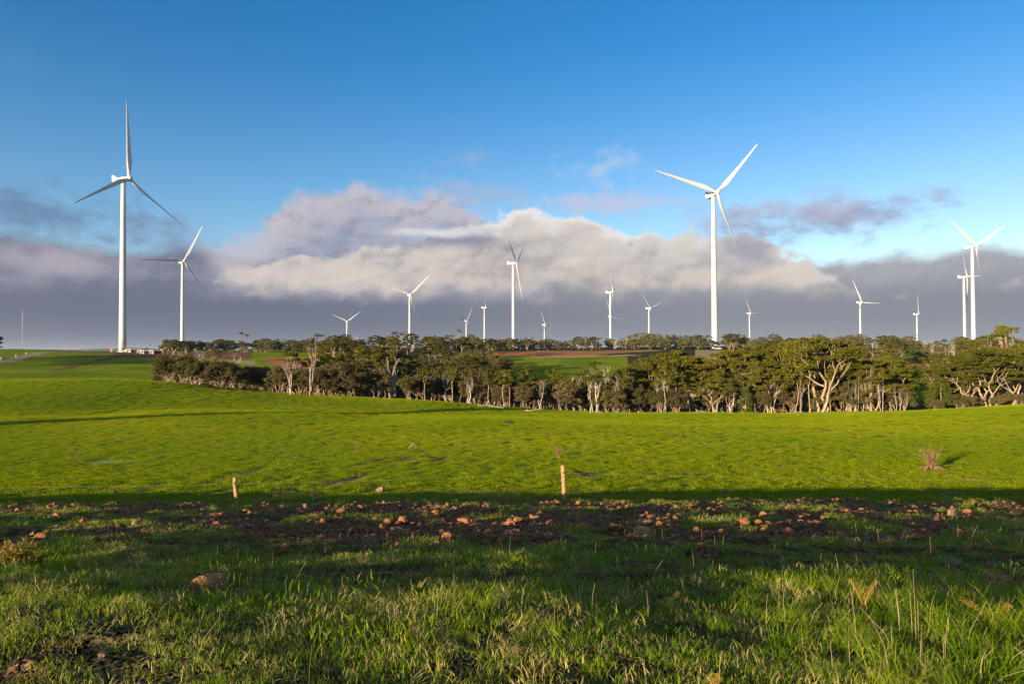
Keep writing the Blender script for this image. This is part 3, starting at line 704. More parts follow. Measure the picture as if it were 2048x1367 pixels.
def ute(px, Y, label, rz=.3):
    e = thing('utility_truck', site(px, Y), label, 'truck', None, rz)
    b = MB()
    pr = [(-2.5, .5), (-2.5, 1.1), (-.6, 1.15), (-.3, 1.85), (.9, 1.85), (1.5, 1.2), (2.5, 1.05), (2.6, .5)]
    V = [(x, -.9, z) for x, z in pr]+[(x, .9, z) for x, z in pr]; n = len(pr)
    b.add(V, [tuple(range(n)), tuple(range(n, 2*n))[::-1]]+[(i, i+n, (i+1) % n+n, (i+1) % n) for i in range(n)]); ob('body', b.mesh('body', M_white), e)
    for x in (-1.6, 1.6):
        for y in (-.85, .85):
            w_ = MB(); w_.lathe([(.38, -.12), (.4, -.1), (.4, .1), (.38, .12)], 14, 'y'); ob('wheel', w_.mesh('wheel', M_tyre, True), e, (x, y, .4))
    b = MB(); b.box((.3, 0, 1.5), (.9, 1.84, .4)); ob('window', b.mesh('window', M_glass), e)
ute(242, 505, 'white utility truck parked at the foot of the tallest turbine')
ute(1437, 560, 'white utility truck by the foot of the large right-hand turbine', .2)
e = thing('excavator', site(321, 515), 'pale tan excavator parked at the right end of the site', 'excavator', None, .4)
b = MB(); b.box((0, 0, 1.9), (3.6, 2.6, 1.3), bev=.15); b.box((.9, -.6, 2.9), (1.4, 1.2, 1.3), bev=.1); ob('body', b.mesh('body', M_cr), e)
for y in (-1.2, 1.2):
    b = MB(); b.box((0, y, .5), (4.4, .6, .95), bev=.2); ob('track', b.mesh('track', M_tyre), e)
b = MB(); b.tube([(1.2, .3, 2.2), (3.6, .3, 4.6), (5.6, .3, 3.8)], [.3, .28, .2], 6); b.tube([(5.6, .3, 3.8), (5.2, .3, 1.5)], [.2, .15], 6); b.box((5.0, .3, 1.2), (.9, .8, .8), .7); ob('arm', b.mesh('arm', M_cr), e)
e = thing('crane', site(247, 522), 'small white lattice of a crane by the foot of the tallest turbine', 'crane', None, .2)
b = MB(); b.box((0, 0, 1.2), (6, 2.4, 1.3), bev=.1); ob('body', b.mesh('body', M_white), e)
b = MB(); b.tube([(-1, 0, 2), (-3.2, 0, 8.5)], [.22, .12], 5); b.tube([(1.5, 0, 2), (-3.2, 0, 8.5)], [.1, .08], 5); b.tube([(1.5, 0, 2), (2.0, 0, 5.2), (-2.0, 0, 5.2)], [.1, .1, .1], 5); ob('boom', b.mesh('boom', M_white), e)
b = MB(); b.tube([(0, 0, -.3), (0, 0, 1.3)], [.11, .11], 6); b.box((0, 0, 1.45), (.5, .2, .45), bev=.04); me_mark = b.mesh('marker_post', M_white)
for i, (px, Y) in enumerate(((2, 385), (32, 412), (128, 545), (174, 575), (52, 452))):
    x, y, z = site(px, Y); o = ob('marker_post', me_mark, None, (x, y, z))
    tag(o, ('white marker post at the left edge of the gravel road', 'white marker post beside the bend of the gravel road', 'white marker post on the skyline left of the brown works', 'white marker post nearest to the left of the tallest turbine', 'white marker post where the gravel road meets the skyline')[i], 'marker post', 'white marker posts along the gravel road')
e = thing('site_sign', site(222.5, 515), 'small brown and white signboard left of the tallest turbine', 'sign')
b = MB(); b.box((0, 0, 1.9), (1.7, .1, 2.6), bev=.02); ob('board', b.mesh('board', simple('brown_board', (.30, .14, .06))), e)
for sx in (-.7, .7):
    b = MB(); b.tube([(sx, .1, -.3), (sx, .1, 3.1)], [.08, .08], 6); ob('leg', b.mesh('leg', M_post), e)
# far blue hill behind the nearest turbine
X = np.linspace(-1, 1, 60); prof = 34*np.exp(-((X-.0)/.45)**2)+18*np.exp(-((X+.55)/.25)**2)+4
V = []; n = 24
for j in range(n):
    v = j/(n-1)*2-1
    for i in range(60): V.append((X[i]*900, v*500, max(0, prof[i]*(1-v*v))-6))
b = MB(); b.add(V, [(j*60+i, j*60+i+1, (j+1)*60+i+1, (j+1)*60+i) for j in range(n-1) for i in range(59)])
p = ray(270, 700)*9000
tag(ob('hills', b.mesh('hills', simple('far_scrub', (.07, .09, .075), .9), True), None, (p[0], p[1], p[2])), kind='structure')

# ------------------------------------------------------------------ trees
def branch(b, p0, tips, rad, depth, wig, sides, up=.12, minr=.035, fork=.38):
    p0 = np.asarray(p0, float)
    def limb(a, c, r0, r1):
        L = np.linalg.norm(c-a); n = 4 if L > 1.5 else 3; q = np.linspace(0, 1, n)[:, None]
        pts = a+(c-a)*q; pts[1:-1] += rng.normal(size=(n-2, 3))*L*wig*np.array([1, 1, .5]); pts[1:-1, 2] -= L*.04
        b.tube(pts, np.linspace(r0, r1, n), sides, False)
    if len(tips) == 1:
        limb(p0, tips[0], rad, minr); return
    c = tips.mean(0); f = p0+(c-p0)*(.42 if depth else fork)+rng.normal(size=3)*.06*np.linalg.norm(c-p0)
    r1 = rad*.80
    limb(p0, f, rad, r1)
    k = 2 if len(tips) < 6 or rng.random() < .6 else 3
    cen = tips[rng.choice(len(tips), k, replace=False)]
    for _ in range(4):
        a = np.argmin(((tips[:, None]-cen)**2).sum(-1), 1)
        cen = np.array([tips[a == j].mean(0) if (a == j).any() else cen[j] for j in range(k)])
    for j in range(k):
        s = tips[a == j]
        if len(s): branch(b, f, s, max(minr*1.2, r1*(len(s)/len(tips))**.42), depth+1, wig, max(3, sides-1), up, minr)
def leaves(clumps, per, size, up=.5):
    """clumps: rows x,y,z,rx,rz -> small randomly turned quads spread through each clump, denser towards its top"""
    P = []
    for x, y, z, rx, rz in clumps:
        d = rng.normal(size=(per, 3)); d /= np.linalg.norm(d, axis=1)[:, None]; rr = rng.random(per)**.38
        d[:, 2] = np.where(d[:, 2] < -.35, d[:, 2]*.45, d[:, 2])
        P.append(np.stack([x+d[:, 0]*rx*rr, y+d[:, 1]*rx*rr, z+d[:, 2]*rz*rr], 1))
    P = np.concatenate(P); n = len(P)
    nn = rng.normal(size=(n, 3)); nn[:, 2] = np.abs(nn[:, 2])*.7+up*.5; nn /= np.linalg.norm(nn, axis=1)[:, None]
    a = np.cross(nn, rng.normal(size=(n, 3))); a /= np.linalg.norm(a, axis=1)[:, None]+1e-9; c = np.cross(nn, a)
    s = size*(.6+.8*rng.random(n))[:, None]; l = s*(1.0+.7*rng.random(n))[:, None]
    V = np.stack([P-a*l*.5, P-c*s*.32, P+a*l*.5, P+c*s*.32], 1).reshape(-1, 3)
    return V, np.arange(4*n).reshape(-1, 4)
def tree_proto(kind, seed):
    global rng
    old = rng; rng = np.random.default_rng(seed); b = MB(); bark = M_bark; leafm = M_gum; V = None
    if kind in ('gum', 'olive'):            # broad umbrella gum, 18 m
        H = 18; ns = rng.integers(2, 4); nt = 58; sp = rng.uniform(6.0, 7.6)
        r = sp*np.sqrt(rng.random(nt)); th = rng.random(nt)*6.283; z = H*(.93-.16*(r/sp)**2)-rng.random(nt)**1.6*H*.42
        tips = np.stack([r*np.cos(th), r*np.sin(th), z], 1)
        az_ = np.argsort(th); g = np.array_split(tips[az_], ns)
        for q in g: branch(b, (rng.normal()*.5, rng.normal()*.5, -.6), q, .34, 0, .06, 7, minr=.045)
        cl_ = [(x, y, z_+.2, rng.uniform(.9, 2.1), rng.uniform(.4, .95)) for x, y, z_ in tips]
        V, Fl = leaves(cl_, 260, .37); leafm = M_olive if kind == 'olive' else M_gum
    elif kind == 'slender':      # tall narrow gum with pale bole
        H = 15; nt = 20; r = 2.8*np.sqrt(rng.random(nt)); th = rng.random(nt)*6.283; z = H-rng.random(nt)**1.3*H*.45-.05*r*r
        tips = np.stack([r*np.cos(th)+rng.normal()*.8, r*np.sin(th), z], 1)
        branch(b, (0, 0, -.6), tips, .20, 0, .03, 6, minr=.04, fork=.62)
        cl_ = [(x, y, z_, rng.uniform(.8, 1.35), rng.uniform(.5, .8)) for x, y, z_ in tips]
        V, Fl = leaves(cl_, 210, .33)
    elif kind == 'scrub':        # dense tea-tree, 7 m, thin grey-brown stems under a low crown
        H = 7; nt = 36; r = 2.7*np.sqrt(rng.random(nt)); th = rng.random(nt)*6.283; z = H*(.90-.20*(r/2.7)**2)-rng.random(nt)*H*.42
        tips = np.stack([r*np.cos(th), r*np.sin(th), z], 1); bark = M_barkd; leafm = M_scrub if seed % 2 else M_scrubg
        for q in np.array_split(tips[np.argsort(th)], 4): branch(b, (rng.normal()*.8, rng.normal()*.8, -.5), q, .14, 0, .06, 5, minr=.035)
        cl_ = [(x, y, z_, rng.uniform(.75, 1.15), rng.uniform(.6, .95)) for x, y, z_ in tips]
        V, Fl = leaves(cl_, 170, .26, .2)
    elif kind == 'dense':        # dark conical wattle, leafy almost to the ground, 11 m
        H = 11; nt = 60; z = H*(.08+.9*rng.random(nt)); r = 3.1*np.sqrt(np.clip(1-(z/H)**1.5, .02, 1))*np.sqrt(rng.uniform(.35, 1, nt)); th = rng.random(nt)*6.283
        tips = np.stack([r*np.cos(th), r*np.sin(th), z], 1); bark = M_barkd; leafm = M_wattle
        b.tube([(0, 0, -.5), (.1, 0, 5), (0, .1, 10)], [.25, .16, .04], 6, False)
        cl_ = [(x, y, z_, rng.uniform(.85, 1.3), rng.uniform(.8, 1.2)) for x, y, z_ in tips]
        V, Fl = leaves(cl_, 110, .28, .1)
    elif kind == 'round':        # far rounded gum, 13 m
        H = 13; nt = 44; sp = 5.4; r = sp*np.sqrt(rng.random(nt)); th = rng.random(nt)*6.283; z = H*(.92-.40*(r/sp)**2)-rng.random(nt)*H*.40
        z = np.where(rng.random(nt) < .3, H*rng.uniform(.12, .5, nt), z); tips = np.stack([r*np.cos(th), r*np.sin(th), z], 1); leafm = M_dist; bark = M_barkd
        for q in np.array_split(tips[np.argsort(th)], 2): branch(b, (rng.normal()*.5, 0, -.5), q, .3, 0, .06, 5, minr=.07)
        cl_ = [(x, y, z_, rng.uniform(1.2, 1.8), rng.uniform(.9, 1.3)) for x, y, z_ in tips]
        V, Fl = leaves(cl_, 62, .6)
    elif kind == 'cap':          # skinny emergent gum with small flat caps, 16 m
        H = 16; nt = 5+int(rng.integers(0, 4)); r = 2.2*np.sqrt(rng.random(nt)); th = rng.random(nt)*6.283
        tips = np.stack([r*np.cos(th), r*np.sin(th), H-rng.random(nt)*2.5], 1)
        branch(b, (0, 0, -.6), tips, .22, 0, .04, 6, minr=.05)
        cl_ = [(x, y, z_, rng.uniform(.9, 1.4), .35) for x, y, z_ in tips]
        V, Fl = leaves(cl_, 90, .36)
    elif kind == 'dead':         # bleached dead tree, 13 m
        H = 13; nt = 22; r = 2.6*np.sqrt(rng.random(nt)); th = rng.random(nt)*6.283; z = H-rng.random(nt)**1.2*H*.5
        tips = np.stack([r*np.cos(th), r*np.sin(th), z], 1); bark = M_dead
        for q in np.array_split(tips[np.argsort(th)], int(rng.integers(1, 3))): branch(b, (rng.normal()*.3, 0, -.6), q, .25, 0, .08, 6, minr=.035)
    tr = b.mesh('trunk', bark, True); cr = None
    if V is not None: cr = mesh_np('crown', V, Fl, leafm, False)
    rng = old
    return tr, cr, H
PROTO = {k: [tree_proto(k, 100*i+11+j) for j in range(n)] for i, (k, n) in enumerate((('gum', 7), ('olive', 5), ('slender', 4), ('scrub', 8), ('dense', 3), ('round', 5), ('cap', 3), ('dead', 6)))}
TNAME = dict(olive='gum_tree', gum='gum_tree', slender='slender_gum_tree', scrub='tea_tree', dense='wattle_tree', round='rounded_gum_tree', cap='flat_capped_gum_tree', dead='dead_tree')
TCAT = dict(olive='gum tree', gum='gum tree', slender='slender gum', scrub='tea tree', dense='wattle tree', round='rounded gum', cap='flat-capped gum', dead='dead tree')
LOOK = dict(olive=('broad dark olive gum',), gum=('broad flat-topped gum', 'spreading yellow-green gum', 'umbrella-crowned gum', 'wide gum with pale forked limbs'),
            slender=('slender pale-stemmed gum', 'narrow gum with a tufted crown', 'tall thin gum'),
            scrub=('olive-brown scrub tree', 'low dark tea-tree', 'bushy olive tea-tree', 'dense brownish tea-tree'),
            dense=('dark conical wattle', 'full dark green wattle', 'dense rounded wattle'),
            round=('grey-green rounded gum', 'hazy rounded gum', 'dull green domed gum'), cap=('skinny gum with small flat caps', 'thin bare-stemmed gum with a tiny cap'),
            dead=('bleached dead tree', 'bare pale forked tree', 'leafless silvery tree'))
TREES = []
def plant(kind, px, Y, Hm, zone, wide=1.0, label=None, variant=None):
    x, y = PY(px, Y); TREES.append(dict(kind=kind, px=px, x=x, y=y, z=gz(x, y), H=Hm, zone=zone, wide=wide, label=label, v=variant))
def scatter(n, px0, px1, Y0, Y1, mix, h0, h1, zone, sep=3.0, wide=1.0, avoid=None):
    kinds = [k for k, c in mix for _ in range(c)]; pts = []; tries = 0
    while len(pts) < n and tries < n*60:
        tries += 1; Y = Y0+(Y1-Y0)*rng.random(); px = px0+(px1-px0)*rng.random(); x, y = PY(px, Y)
        if avoid and avoid(px, Y): continue
        if all(math.hypot(x-a, y-c) > sep for a, c in pts):
            pts.append((x, y)); k = kinds[int(rng.integers(len(kinds)))]; f = h0+(h1-h0)*rng.random()
            f *= {'dead': .95, 'cap': 1.15, 'scrub': .8 if 'gum' in kinds else 1, 'dense': .8}.get(k, 1)
            plant(k, px, Y, f, zone, wide)
Zn = dict(a='in the dark band under the left fields', b='at the front edge of the middle wood', c='on the slope of the middle wood', d='in the row below the centre field', e='at the front edge of the right-hand wood',
          f='inside the right-hand wood', g='in the wood at the right edge', h='on the skyline left of the red plough', i='on the skyline of the middle wood', j='on the skyline behind the centre field', k='on the domed rise left of the large turbine',
          l='on the far slope behind the right-hand wood', m='off the left edge by the gravel road')
# a dark scrub band at the left
scatter(56, 325, 700, 184, 215, [('scrub', 1)], 6.4, 8.6, 'a', 3.3, 1.15)
scatter(5, 335, 640, 190, 215, [('dead', 1)], 8.5, 12.0, 'a', 8)
plant('dead', 402, 186, 9.5, 'a', label='lone bleached trunk rising out of the dark scrub below the second turbine')
plant('dead', 579, 178, 9.0, 'b', .9, label='curved bare white trunk forking low at the front of the scrub')
plant('dead', 622, 180, 13.5, 'b', .55, label='tall straight bleached trunk with few limbs right of the curved white one')
plant('slender', 600, 225, 14.5, 'c', 1.3)
# b, c middle wood
scatter(34, 640, 1010, 184, 208, [('scrub', 5), ('slender', 2), ('dead', 1)], 7.0, 10.5, 'b', 3.2, 1.0)
scatter(24, 650, 1000, 214, 290, [('olive', 4), ('slender', 2), ('scrub', 3), ('dead', 2)], 10, 15, 'c', 6)
scatter(30, 655, 985, 290, 440, [('olive', 5), ('round', 2), ('slender', 2), ('dead', 1)], 10, 15, 'c', 8)
plant('gum', 655, 235, 14, 'c', 1.1); plant('gum', 745, 300, 17, 'c', 1.1)
scatter(16, 880, 1010, 205, 330, [('olive', 3), ('scrub', 3), ('slender', 2)], 10, 14, 'c', 6)
scatter(22, 640, 940, 230, 400, [('scrub', 3), ('round', 1), ('gum', 1)], 9, 13, 'c', 6, 1.15)
# d row below the centre field
scatter(34, 1000, 1260, 182, 212, [('scrub', 3), ('slender', 2), ('dead', 1)], 6.5, 10.5, 'd', 3.4, .95)
scatter(17, 1000, 1250, 212, 250, [('gum', 3), ('slender', 3)], 9.5, 12.5, 'd', 6.5)
for px, Y, h in ((1083, 182, 8), (1150, 205, 12.0), (1196, 182, 14.5), (1216, 188, 13.5), (1182, 184, 12), (1232, 184, 11)): plant('dead', px, Y, h, 'd', .9)
# e, f right-hand wood
for px, Y, h, wd in ((1640, 176, 21.0, 1.05), (1345, 205, 20.5, 1.25), (1300, 198, 17.5, 1.1), (1400, 190, 15, 1.1), (1460, 196, 20.0, 1.05), (1510, 205, 21.5, 1.1), (1560, 215, 24.5, 1.0), (1608, 200, 24.5, 1.0), (1490, 181, 13.0, 1.1), (1705, 182, 16.0, 1.1), (1745, 178, 13.5, 1.0), (1785, 184, 15.5, .85), (1655, 215, 19, 1.0), (1270, 215, 16, 1.1), (1540, 178, 13, 1.0), (1430, 178, 10.5, 1.1), (1585, 184, 15, .9), (1725, 210, 17, 1.1), (1770, 200, 15.5, 1.0)):
    plant('gum', px, Y, h, 'e', wd, 'largest gum with thick forked cream limbs at the front of the right-hand wood' if px == 1640 else None)
scatter(26, 1245, 1800, 177, 190, [('scrub', 4), ('dead', 1)], 6.0, 9.0, 'e', 3.4, .95)
scatter(34, 1180, 1800, 175, 200, [('slender', 4), ('dead', 1)], 9.0, 14.0, 'e', 3.0, .7)
scatter(26, 1250, 1800, 200, 250, [('gum', 3), ('olive', 3), ('slender', 2)], 14, 20, 'f', 6.0)
for px, Y, h, wd in ((1712, 176, 9.5, .4), (1722, 178, 10, .45), (1700, 176, 9, .4), (1600, 176, 8, .6), (1760, 175, 10, .5), (1788, 174, 7.5, .5), (1800, 175, 6.5, .9), (1808, 176, 5.5, .9), (1740, 176, 13, .6), (1550, 178, 9, .6), (1480, 179, 10, .6)): plant('dead', px, Y, h, 'e', wd)
plant('dense', 1490, 175, 6.5, 'e', .9, 'round-topped dense green bush among pale trunks at the front of the wood')
# g right edge
for px, Y, h, wd in ((1900, 180, 13, 1.2), (1935, 172, 12.5, 1.1), (1975, 168, 15.5, 1.25), (2030, 170, 15, 1.2), (1990, 200, 19, 1.1), (1925, 205, 17, 1.1), (2045, 210, 19, 1.0), (2080, 190, 17, 1.1)): plant('gum', px, Y, h, 'g', wd)
for px, Y, h in ((1866, 185, 12.5), (1880, 178, 10.5), (1898, 195, 11.5)): plant('dense', px, Y, h, 'g', .8)
for px, Y, h in ((1975, 225, 23.5), (2000, 230, 25), (2018, 232, 26), (2040, 215, 20.5)): plant('cap', px, Y, h, 'g')
scatter(14, 1870, 2100, 160, 176, [('scrub', 1)], 2.6, 4.2, 'g', 3.2, 1.3)
scatter(6, 1880, 2120, 180, 200, [('slender', 1), ('scrub', 1)], 8, 11, 'g', 5)
# h skyline left
scatter(26, 335, 620, 515, 560, [('round', 3), ('olive', 1), ('scrub', 1)], 8.5, 12, 'h', 5, 1.3)
scatter(6, 520, 592, 500, 540, [('round', 1)], 9.5, 12, 'h', 6, 1.2)
plant('gum', 348, 505, 11, 'h', 1.6); plant('gum', 372, 510, 10, 'h', 1.4); plant('cap', 481, 530, 15.5, 'h'); plant('cap', 494, 532, 14, 'h'); plant('cap', 301, 560, 7, 'h', .9, 'tiny lone umbrella tree behind the site sheds')
plant('gum', 293, 560, 4, 'h', .8)
for px, Y, h, wd in ((428, 395, 9, .9), (405, 330, 10, .9), (360, 330, 9.5, .9), (345, 330, 9, .7)): plant('gum' if px == 428 else 'dead', px, Y, h, 'h', wd)
# i skyline of the middle wood
scatter(32, 620, 960, 450, 560, [('olive', 3), ('round', 3), ('slender', 1), ('dead', 1)], 10, 14.5, 'i', 7, 1.15)
plant('cap', 805, 470, 15.5, 'i', 1.2); plant('cap', 775, 480, 12.5, 'i'); plant('cap', 918, 520, 17, 'i', .8); plant('cap', 640, 400, 17, 'i', 1.3); plant('gum', 665, 380, 16, 'i', 1.0); plant('gum', 625, 400, 14, 'i', 1.1)
# j skyline behind centre
scatter(42, 930, 1260, 556, 625, [('round', 4), ('olive', 1), ('dead', 1)], 8, 11.5, 'j', 5.5, 1.3)
scatter(4, 1040, 1200, 560, 600, [('cap', 1)], 9, 10, 'j', 12)
# k dome of gums
for i, (px, Y, h) in enumerate(((1245, 610, 10), (1262, 600, 13), (1278, 590, 15), (1295, 600, 16.5), (1312, 590, 15.5), (1330, 585, 14), (1348, 590, 13.5), (1365, 590, 13), (1382, 585, 13.5), (1398, 590, 14), (1414, 590, 12.5), (1300, 560, 12), (1330, 555, 11), (1270, 560, 10), (1365, 560, 10), (1395, 555, 10), (1455, 590, 12))): plant('round', px, Y, h, 'k', 1.15)
# l far slope right
scatter(56, 1450, 2080, 380, 640, [('round', 5), ('olive', 2)], 11, 16, 'l', 8, 1.25, avoid=lambda px, Y: 1795 < px < 1865 and Y < 450)
scatter(15, 1730, 1910, 330, 460, [('dead', 1)], 11, 17, 'l', 5, .9, avoid=lambda px, Y: 1800 < px < 1860 and Y < 420)
scatter(24, 1400, 1800, 260, 400, [('olive', 2), ('gum', 1), ('round', 1), ('slender', 1)], 13, 18, 'l', 7)
scatter(8, 1870, 2060, 260, 380, [('gum', 2), ('round', 1)], 12, 16, 'l', 8)
for px, Y, h in ((1721, 600, 16), (1700, 590, 14.5), (1826, 610, 13), (1935, 420, 15.5), (1950, 425, 15), (1840, 430, 9)): plant('gum' if px > 1900 else 'round', px, Y, h, 'l', 1.1)
# m shade casters off the left edge
scatter(26, -150, -14, 300, 400, [('gum', 1)], 13, 18, 'm', 6)
# far tree line on the plateau
scatter(22, 560, 1700, 700, 1000, [('round', 1)], 8, 11, 'j', 14, 1.4)

ANCH = sorted([(44, 'lone thin mast'), (244, 'tallest left turbine'), (366, 'level-bladed second turbine'), (694, 'wide V turbine'), (820, 'broad Y turbine'), (1025, 'tall slim central turbine'), (1220, 'side-on turbine pair'), (1431, 'large cream-lit turbine'), (1721, 'turbine above the bleached trees'), (1834, 'lone small right turbine'), (1946, 'overlapping right pair')])
_ORD0 = ['first', 'second', 'third', 'fourth', 'fifth', 'sixth', 'seventh', 'eighth', 'ninth', 'tenth', 'eleventh', 'twelfth', 'thirteenth', 'fourteenth', 'fifteenth', 'sixteenth', 'seventeenth', 'eighteenth', 'nineteenth', 'twentieth']
ORD = _ORD0+['twenty-'+q for q in _ORD0[:9]]+['thirtieth']+['thirty-'+q for q in _ORD0[:9]]+['fortieth']+['forty-'+q for q in _ORD0[:9]]+['fiftieth']+['fifty-'+q for q in _ORD0[:9]]
cnt = {}
for T_ in sorted(TREES, key=lambda q: (q['zone'], q['px'])):
    k = T_['kind']; pr = PROTO[k]; vi = T_['v'] if T_['v'] is not None else int(rng.integers(len(pr))); tr, cr, H = pr[vi]
    look = LOOK[k][0]
    left = [a for a in ANCH if a[0] <= T_['px']]; an = left[-1][1] if left else None
    key = (k, T_['zone'], an); cnt[key] = cnt.get(key, 0)+1
    lab = T_['label'] or (('%s %s, %s right of the %s' % (look, Zn[T_['zone']], ORD[min(cnt[key]-1, 58)], an)) if an else '%s %s, %s from left' % (look, Zn[T_['zone']], ORD[min(cnt[key]-1, 58)]))
    wds = lab.split()
    if len(wds) > 16: lab = ' '.join([w_ for w_ in wds if w_ not in ('the', 'of', 'at')][:16])
    e = thing(TNAME[k], (T_['x'], T_['y'], T_['z']-.1), lab, TCAT[k], '%ss %s' % (TCAT[k], Zn[T_['zone']]), float(rng.random()*6.283))
    s = T_['H']/H; wv = s*T_['wide']*(.92+.16*rng.random()); e.scale = (wv, wv, s)
    ob('trunk', tr, e)
    if cr: ob('crown', cr, e)
print('trees', len(TREES), {k: sum(1 for q in TREES if q['kind'] == k) for k in PROTO})
# fallen logs at the wood edge
M_log = simple('weathered_log', (.36, .29, .22), .85, .2, 2.0, .1, c2=(.2, .16, .12))
def log(px, row, L_, ang, r, label, br=True):
    x, y, z = hit(px, row, 150, 240); e = MB(); d = np.array([math.cos(ang), math.sin(ang)*.4, .05]); d /= np.linalg.norm(d)
    p = np.array([[0, 0, .2]])+np.linspace(0, L_, 5)[:, None]*d+rng.normal(size=(5, 3))*.08; e.tube(p, np.linspace(r, r*.4, 5), 6)
    if br:
        for q in (2, 3): e.tube([p[q], p[q]+np.array([.5, .2, 1.1])*L_*.2], [r*.4, r*.1], 4)
    tag(ob('fallen_log', e.mesh('fallen_log', M_log, True), None, (x, y, z)), label, 'log', 'fallen logs at the wood edge')
log(957, 812, 4, .1, .12, 'pale fallen log lying level under the middle wood')
log(1008, 816, 4, 2.5, .22, 'short leaning log where the middle wood ends')
log(1050, 822, 5, .4, .2, 'tangled fallen branch in the hollow right of the middle wood')
log(1177, 826, 4, 0, .10, 'thin fallen log lying flat below the bare trunks')
log(1575, 827, 4, .2, .14, 'bleached fallen branch at the foot of the right-hand wood')
log(1385, 827, 4, .5, .12, 'grey fallen branch left of the right-hand gums')

# ------------------------------------------------------------------ fence
def post(px, row, topx, toprow, r, label, knot):
    x, y, z = hit(px, row, 20, 30); D = y; tp = ray(topx, toprow)*D; tp[1] = y+.05
    e = MB(); p0 = np.array([x, y, z-.3]); p1 = tp
    n = 7; pts = [p0+(p1-p0)*i/(n-1)+rng.normal(size=3)*.008 for i in range(n)]
    pts = np.array(pts)-np.array([x, y, z]); L = pts[-1]
    e.tube(pts, [r*(1.04-.08*i/(n-1)) for i in range(n)], 12)
    o = ob('fence_post', e.mesh('fence_post', M_post, True), None, (x, y, z)); tag(o, label, 'fence post', 'wooden fence posts')
    e = MB(); q = L*.8; e.tube([q+np.array([-.02, -r-.05, 0]), q+np.array([.02, -r-.05, 0])], [.025, .025], 8); e.tube([q+np.array([0, -r-.05, 0]), q+np.array([0, -r*.6, 0])], [.014, .014], 6)
    ob('insulator', e.mesh('insulator', M_dark, True), o)
    return np.array([x, y, z])+q+np.array([0, -r-.05, 0])
w1 = post(476, 1011, 468.5, 955, .075, 'short fence post leaning left, left of the straight one', True)
w2 = post(1130, 1000, 1126, 930, .085, 'taller upright fence post at the edge of the mud strip', False)
e = MB(); wl = w1+(w1-w2)*np.array([2.2, 1, 1]); wl[1] = w1[1]+.6; wl[2] = gz(wl[0], wl[1])+.8; wr = np.array([30.0, w2[1]+.5, 0]); wr[2] = ray(2048, 962)[2]*wr[1]; wr2 = wr+(wr-w2)*.5
P = []
for a_, c_, s_ in ((wl, w1, .12), (w1, w2, .05), (w2, wr, .14), (wr, wr2, .0)):
    for q in np.linspace(0, 1, 14, endpoint=False): P.append(a_+(c_-a_)*q-np.array([0, 0, s_*4*q*(1-q)]))
e.tube(np.array(P), [.0009]*len(P), 4); tag(ob('fence_wire', e.mesh('fence_wire', simple('wire', (.42, .48, .42), .5)), None), 'thin pale electric wire strung between the fence posts across the paddock', 'wire')

# ------------------------------------------------------------------ rocks
def ico(sub):
    import bmesh
    bm = bmesh.new(); bmesh.ops.create_icosphere(bm, subdivisions=sub, radius=1); V = np.array([v.co[:] for v in bm.verts]); Fc = np.array([[v.index for v in f.verts] for f in bm.faces]); bm.free(); return V, Fc
IV, IF = ico(3)
def rock_mesh(seed, m_, ang=18, ruff=.07, name='rock'):
    r_ = np.random.default_rng(seed); V = IV*np.array([1, .8, .62])*(1+.25*r_.normal(size=3))
    for _ in range(ang):
        n = r_.normal(size=3); n /= np.linalg.norm(n); d = r_.uniform(.34, .66); s = V@n; V = V-np.outer(np.maximum(0, s-d)*.92, n)
    V = V+IV*((fbm(V[:, 0]*2+seed, V[:, 1]*2+V[:, 2]*3, seed, 4))*ruff*4)[:, None]
    return mesh_np(name, V, IF, m_, False)
ROCKS = [rock_mesh(i, M_rock if i % 4 else M_rockg) for i in range(1, 13)]
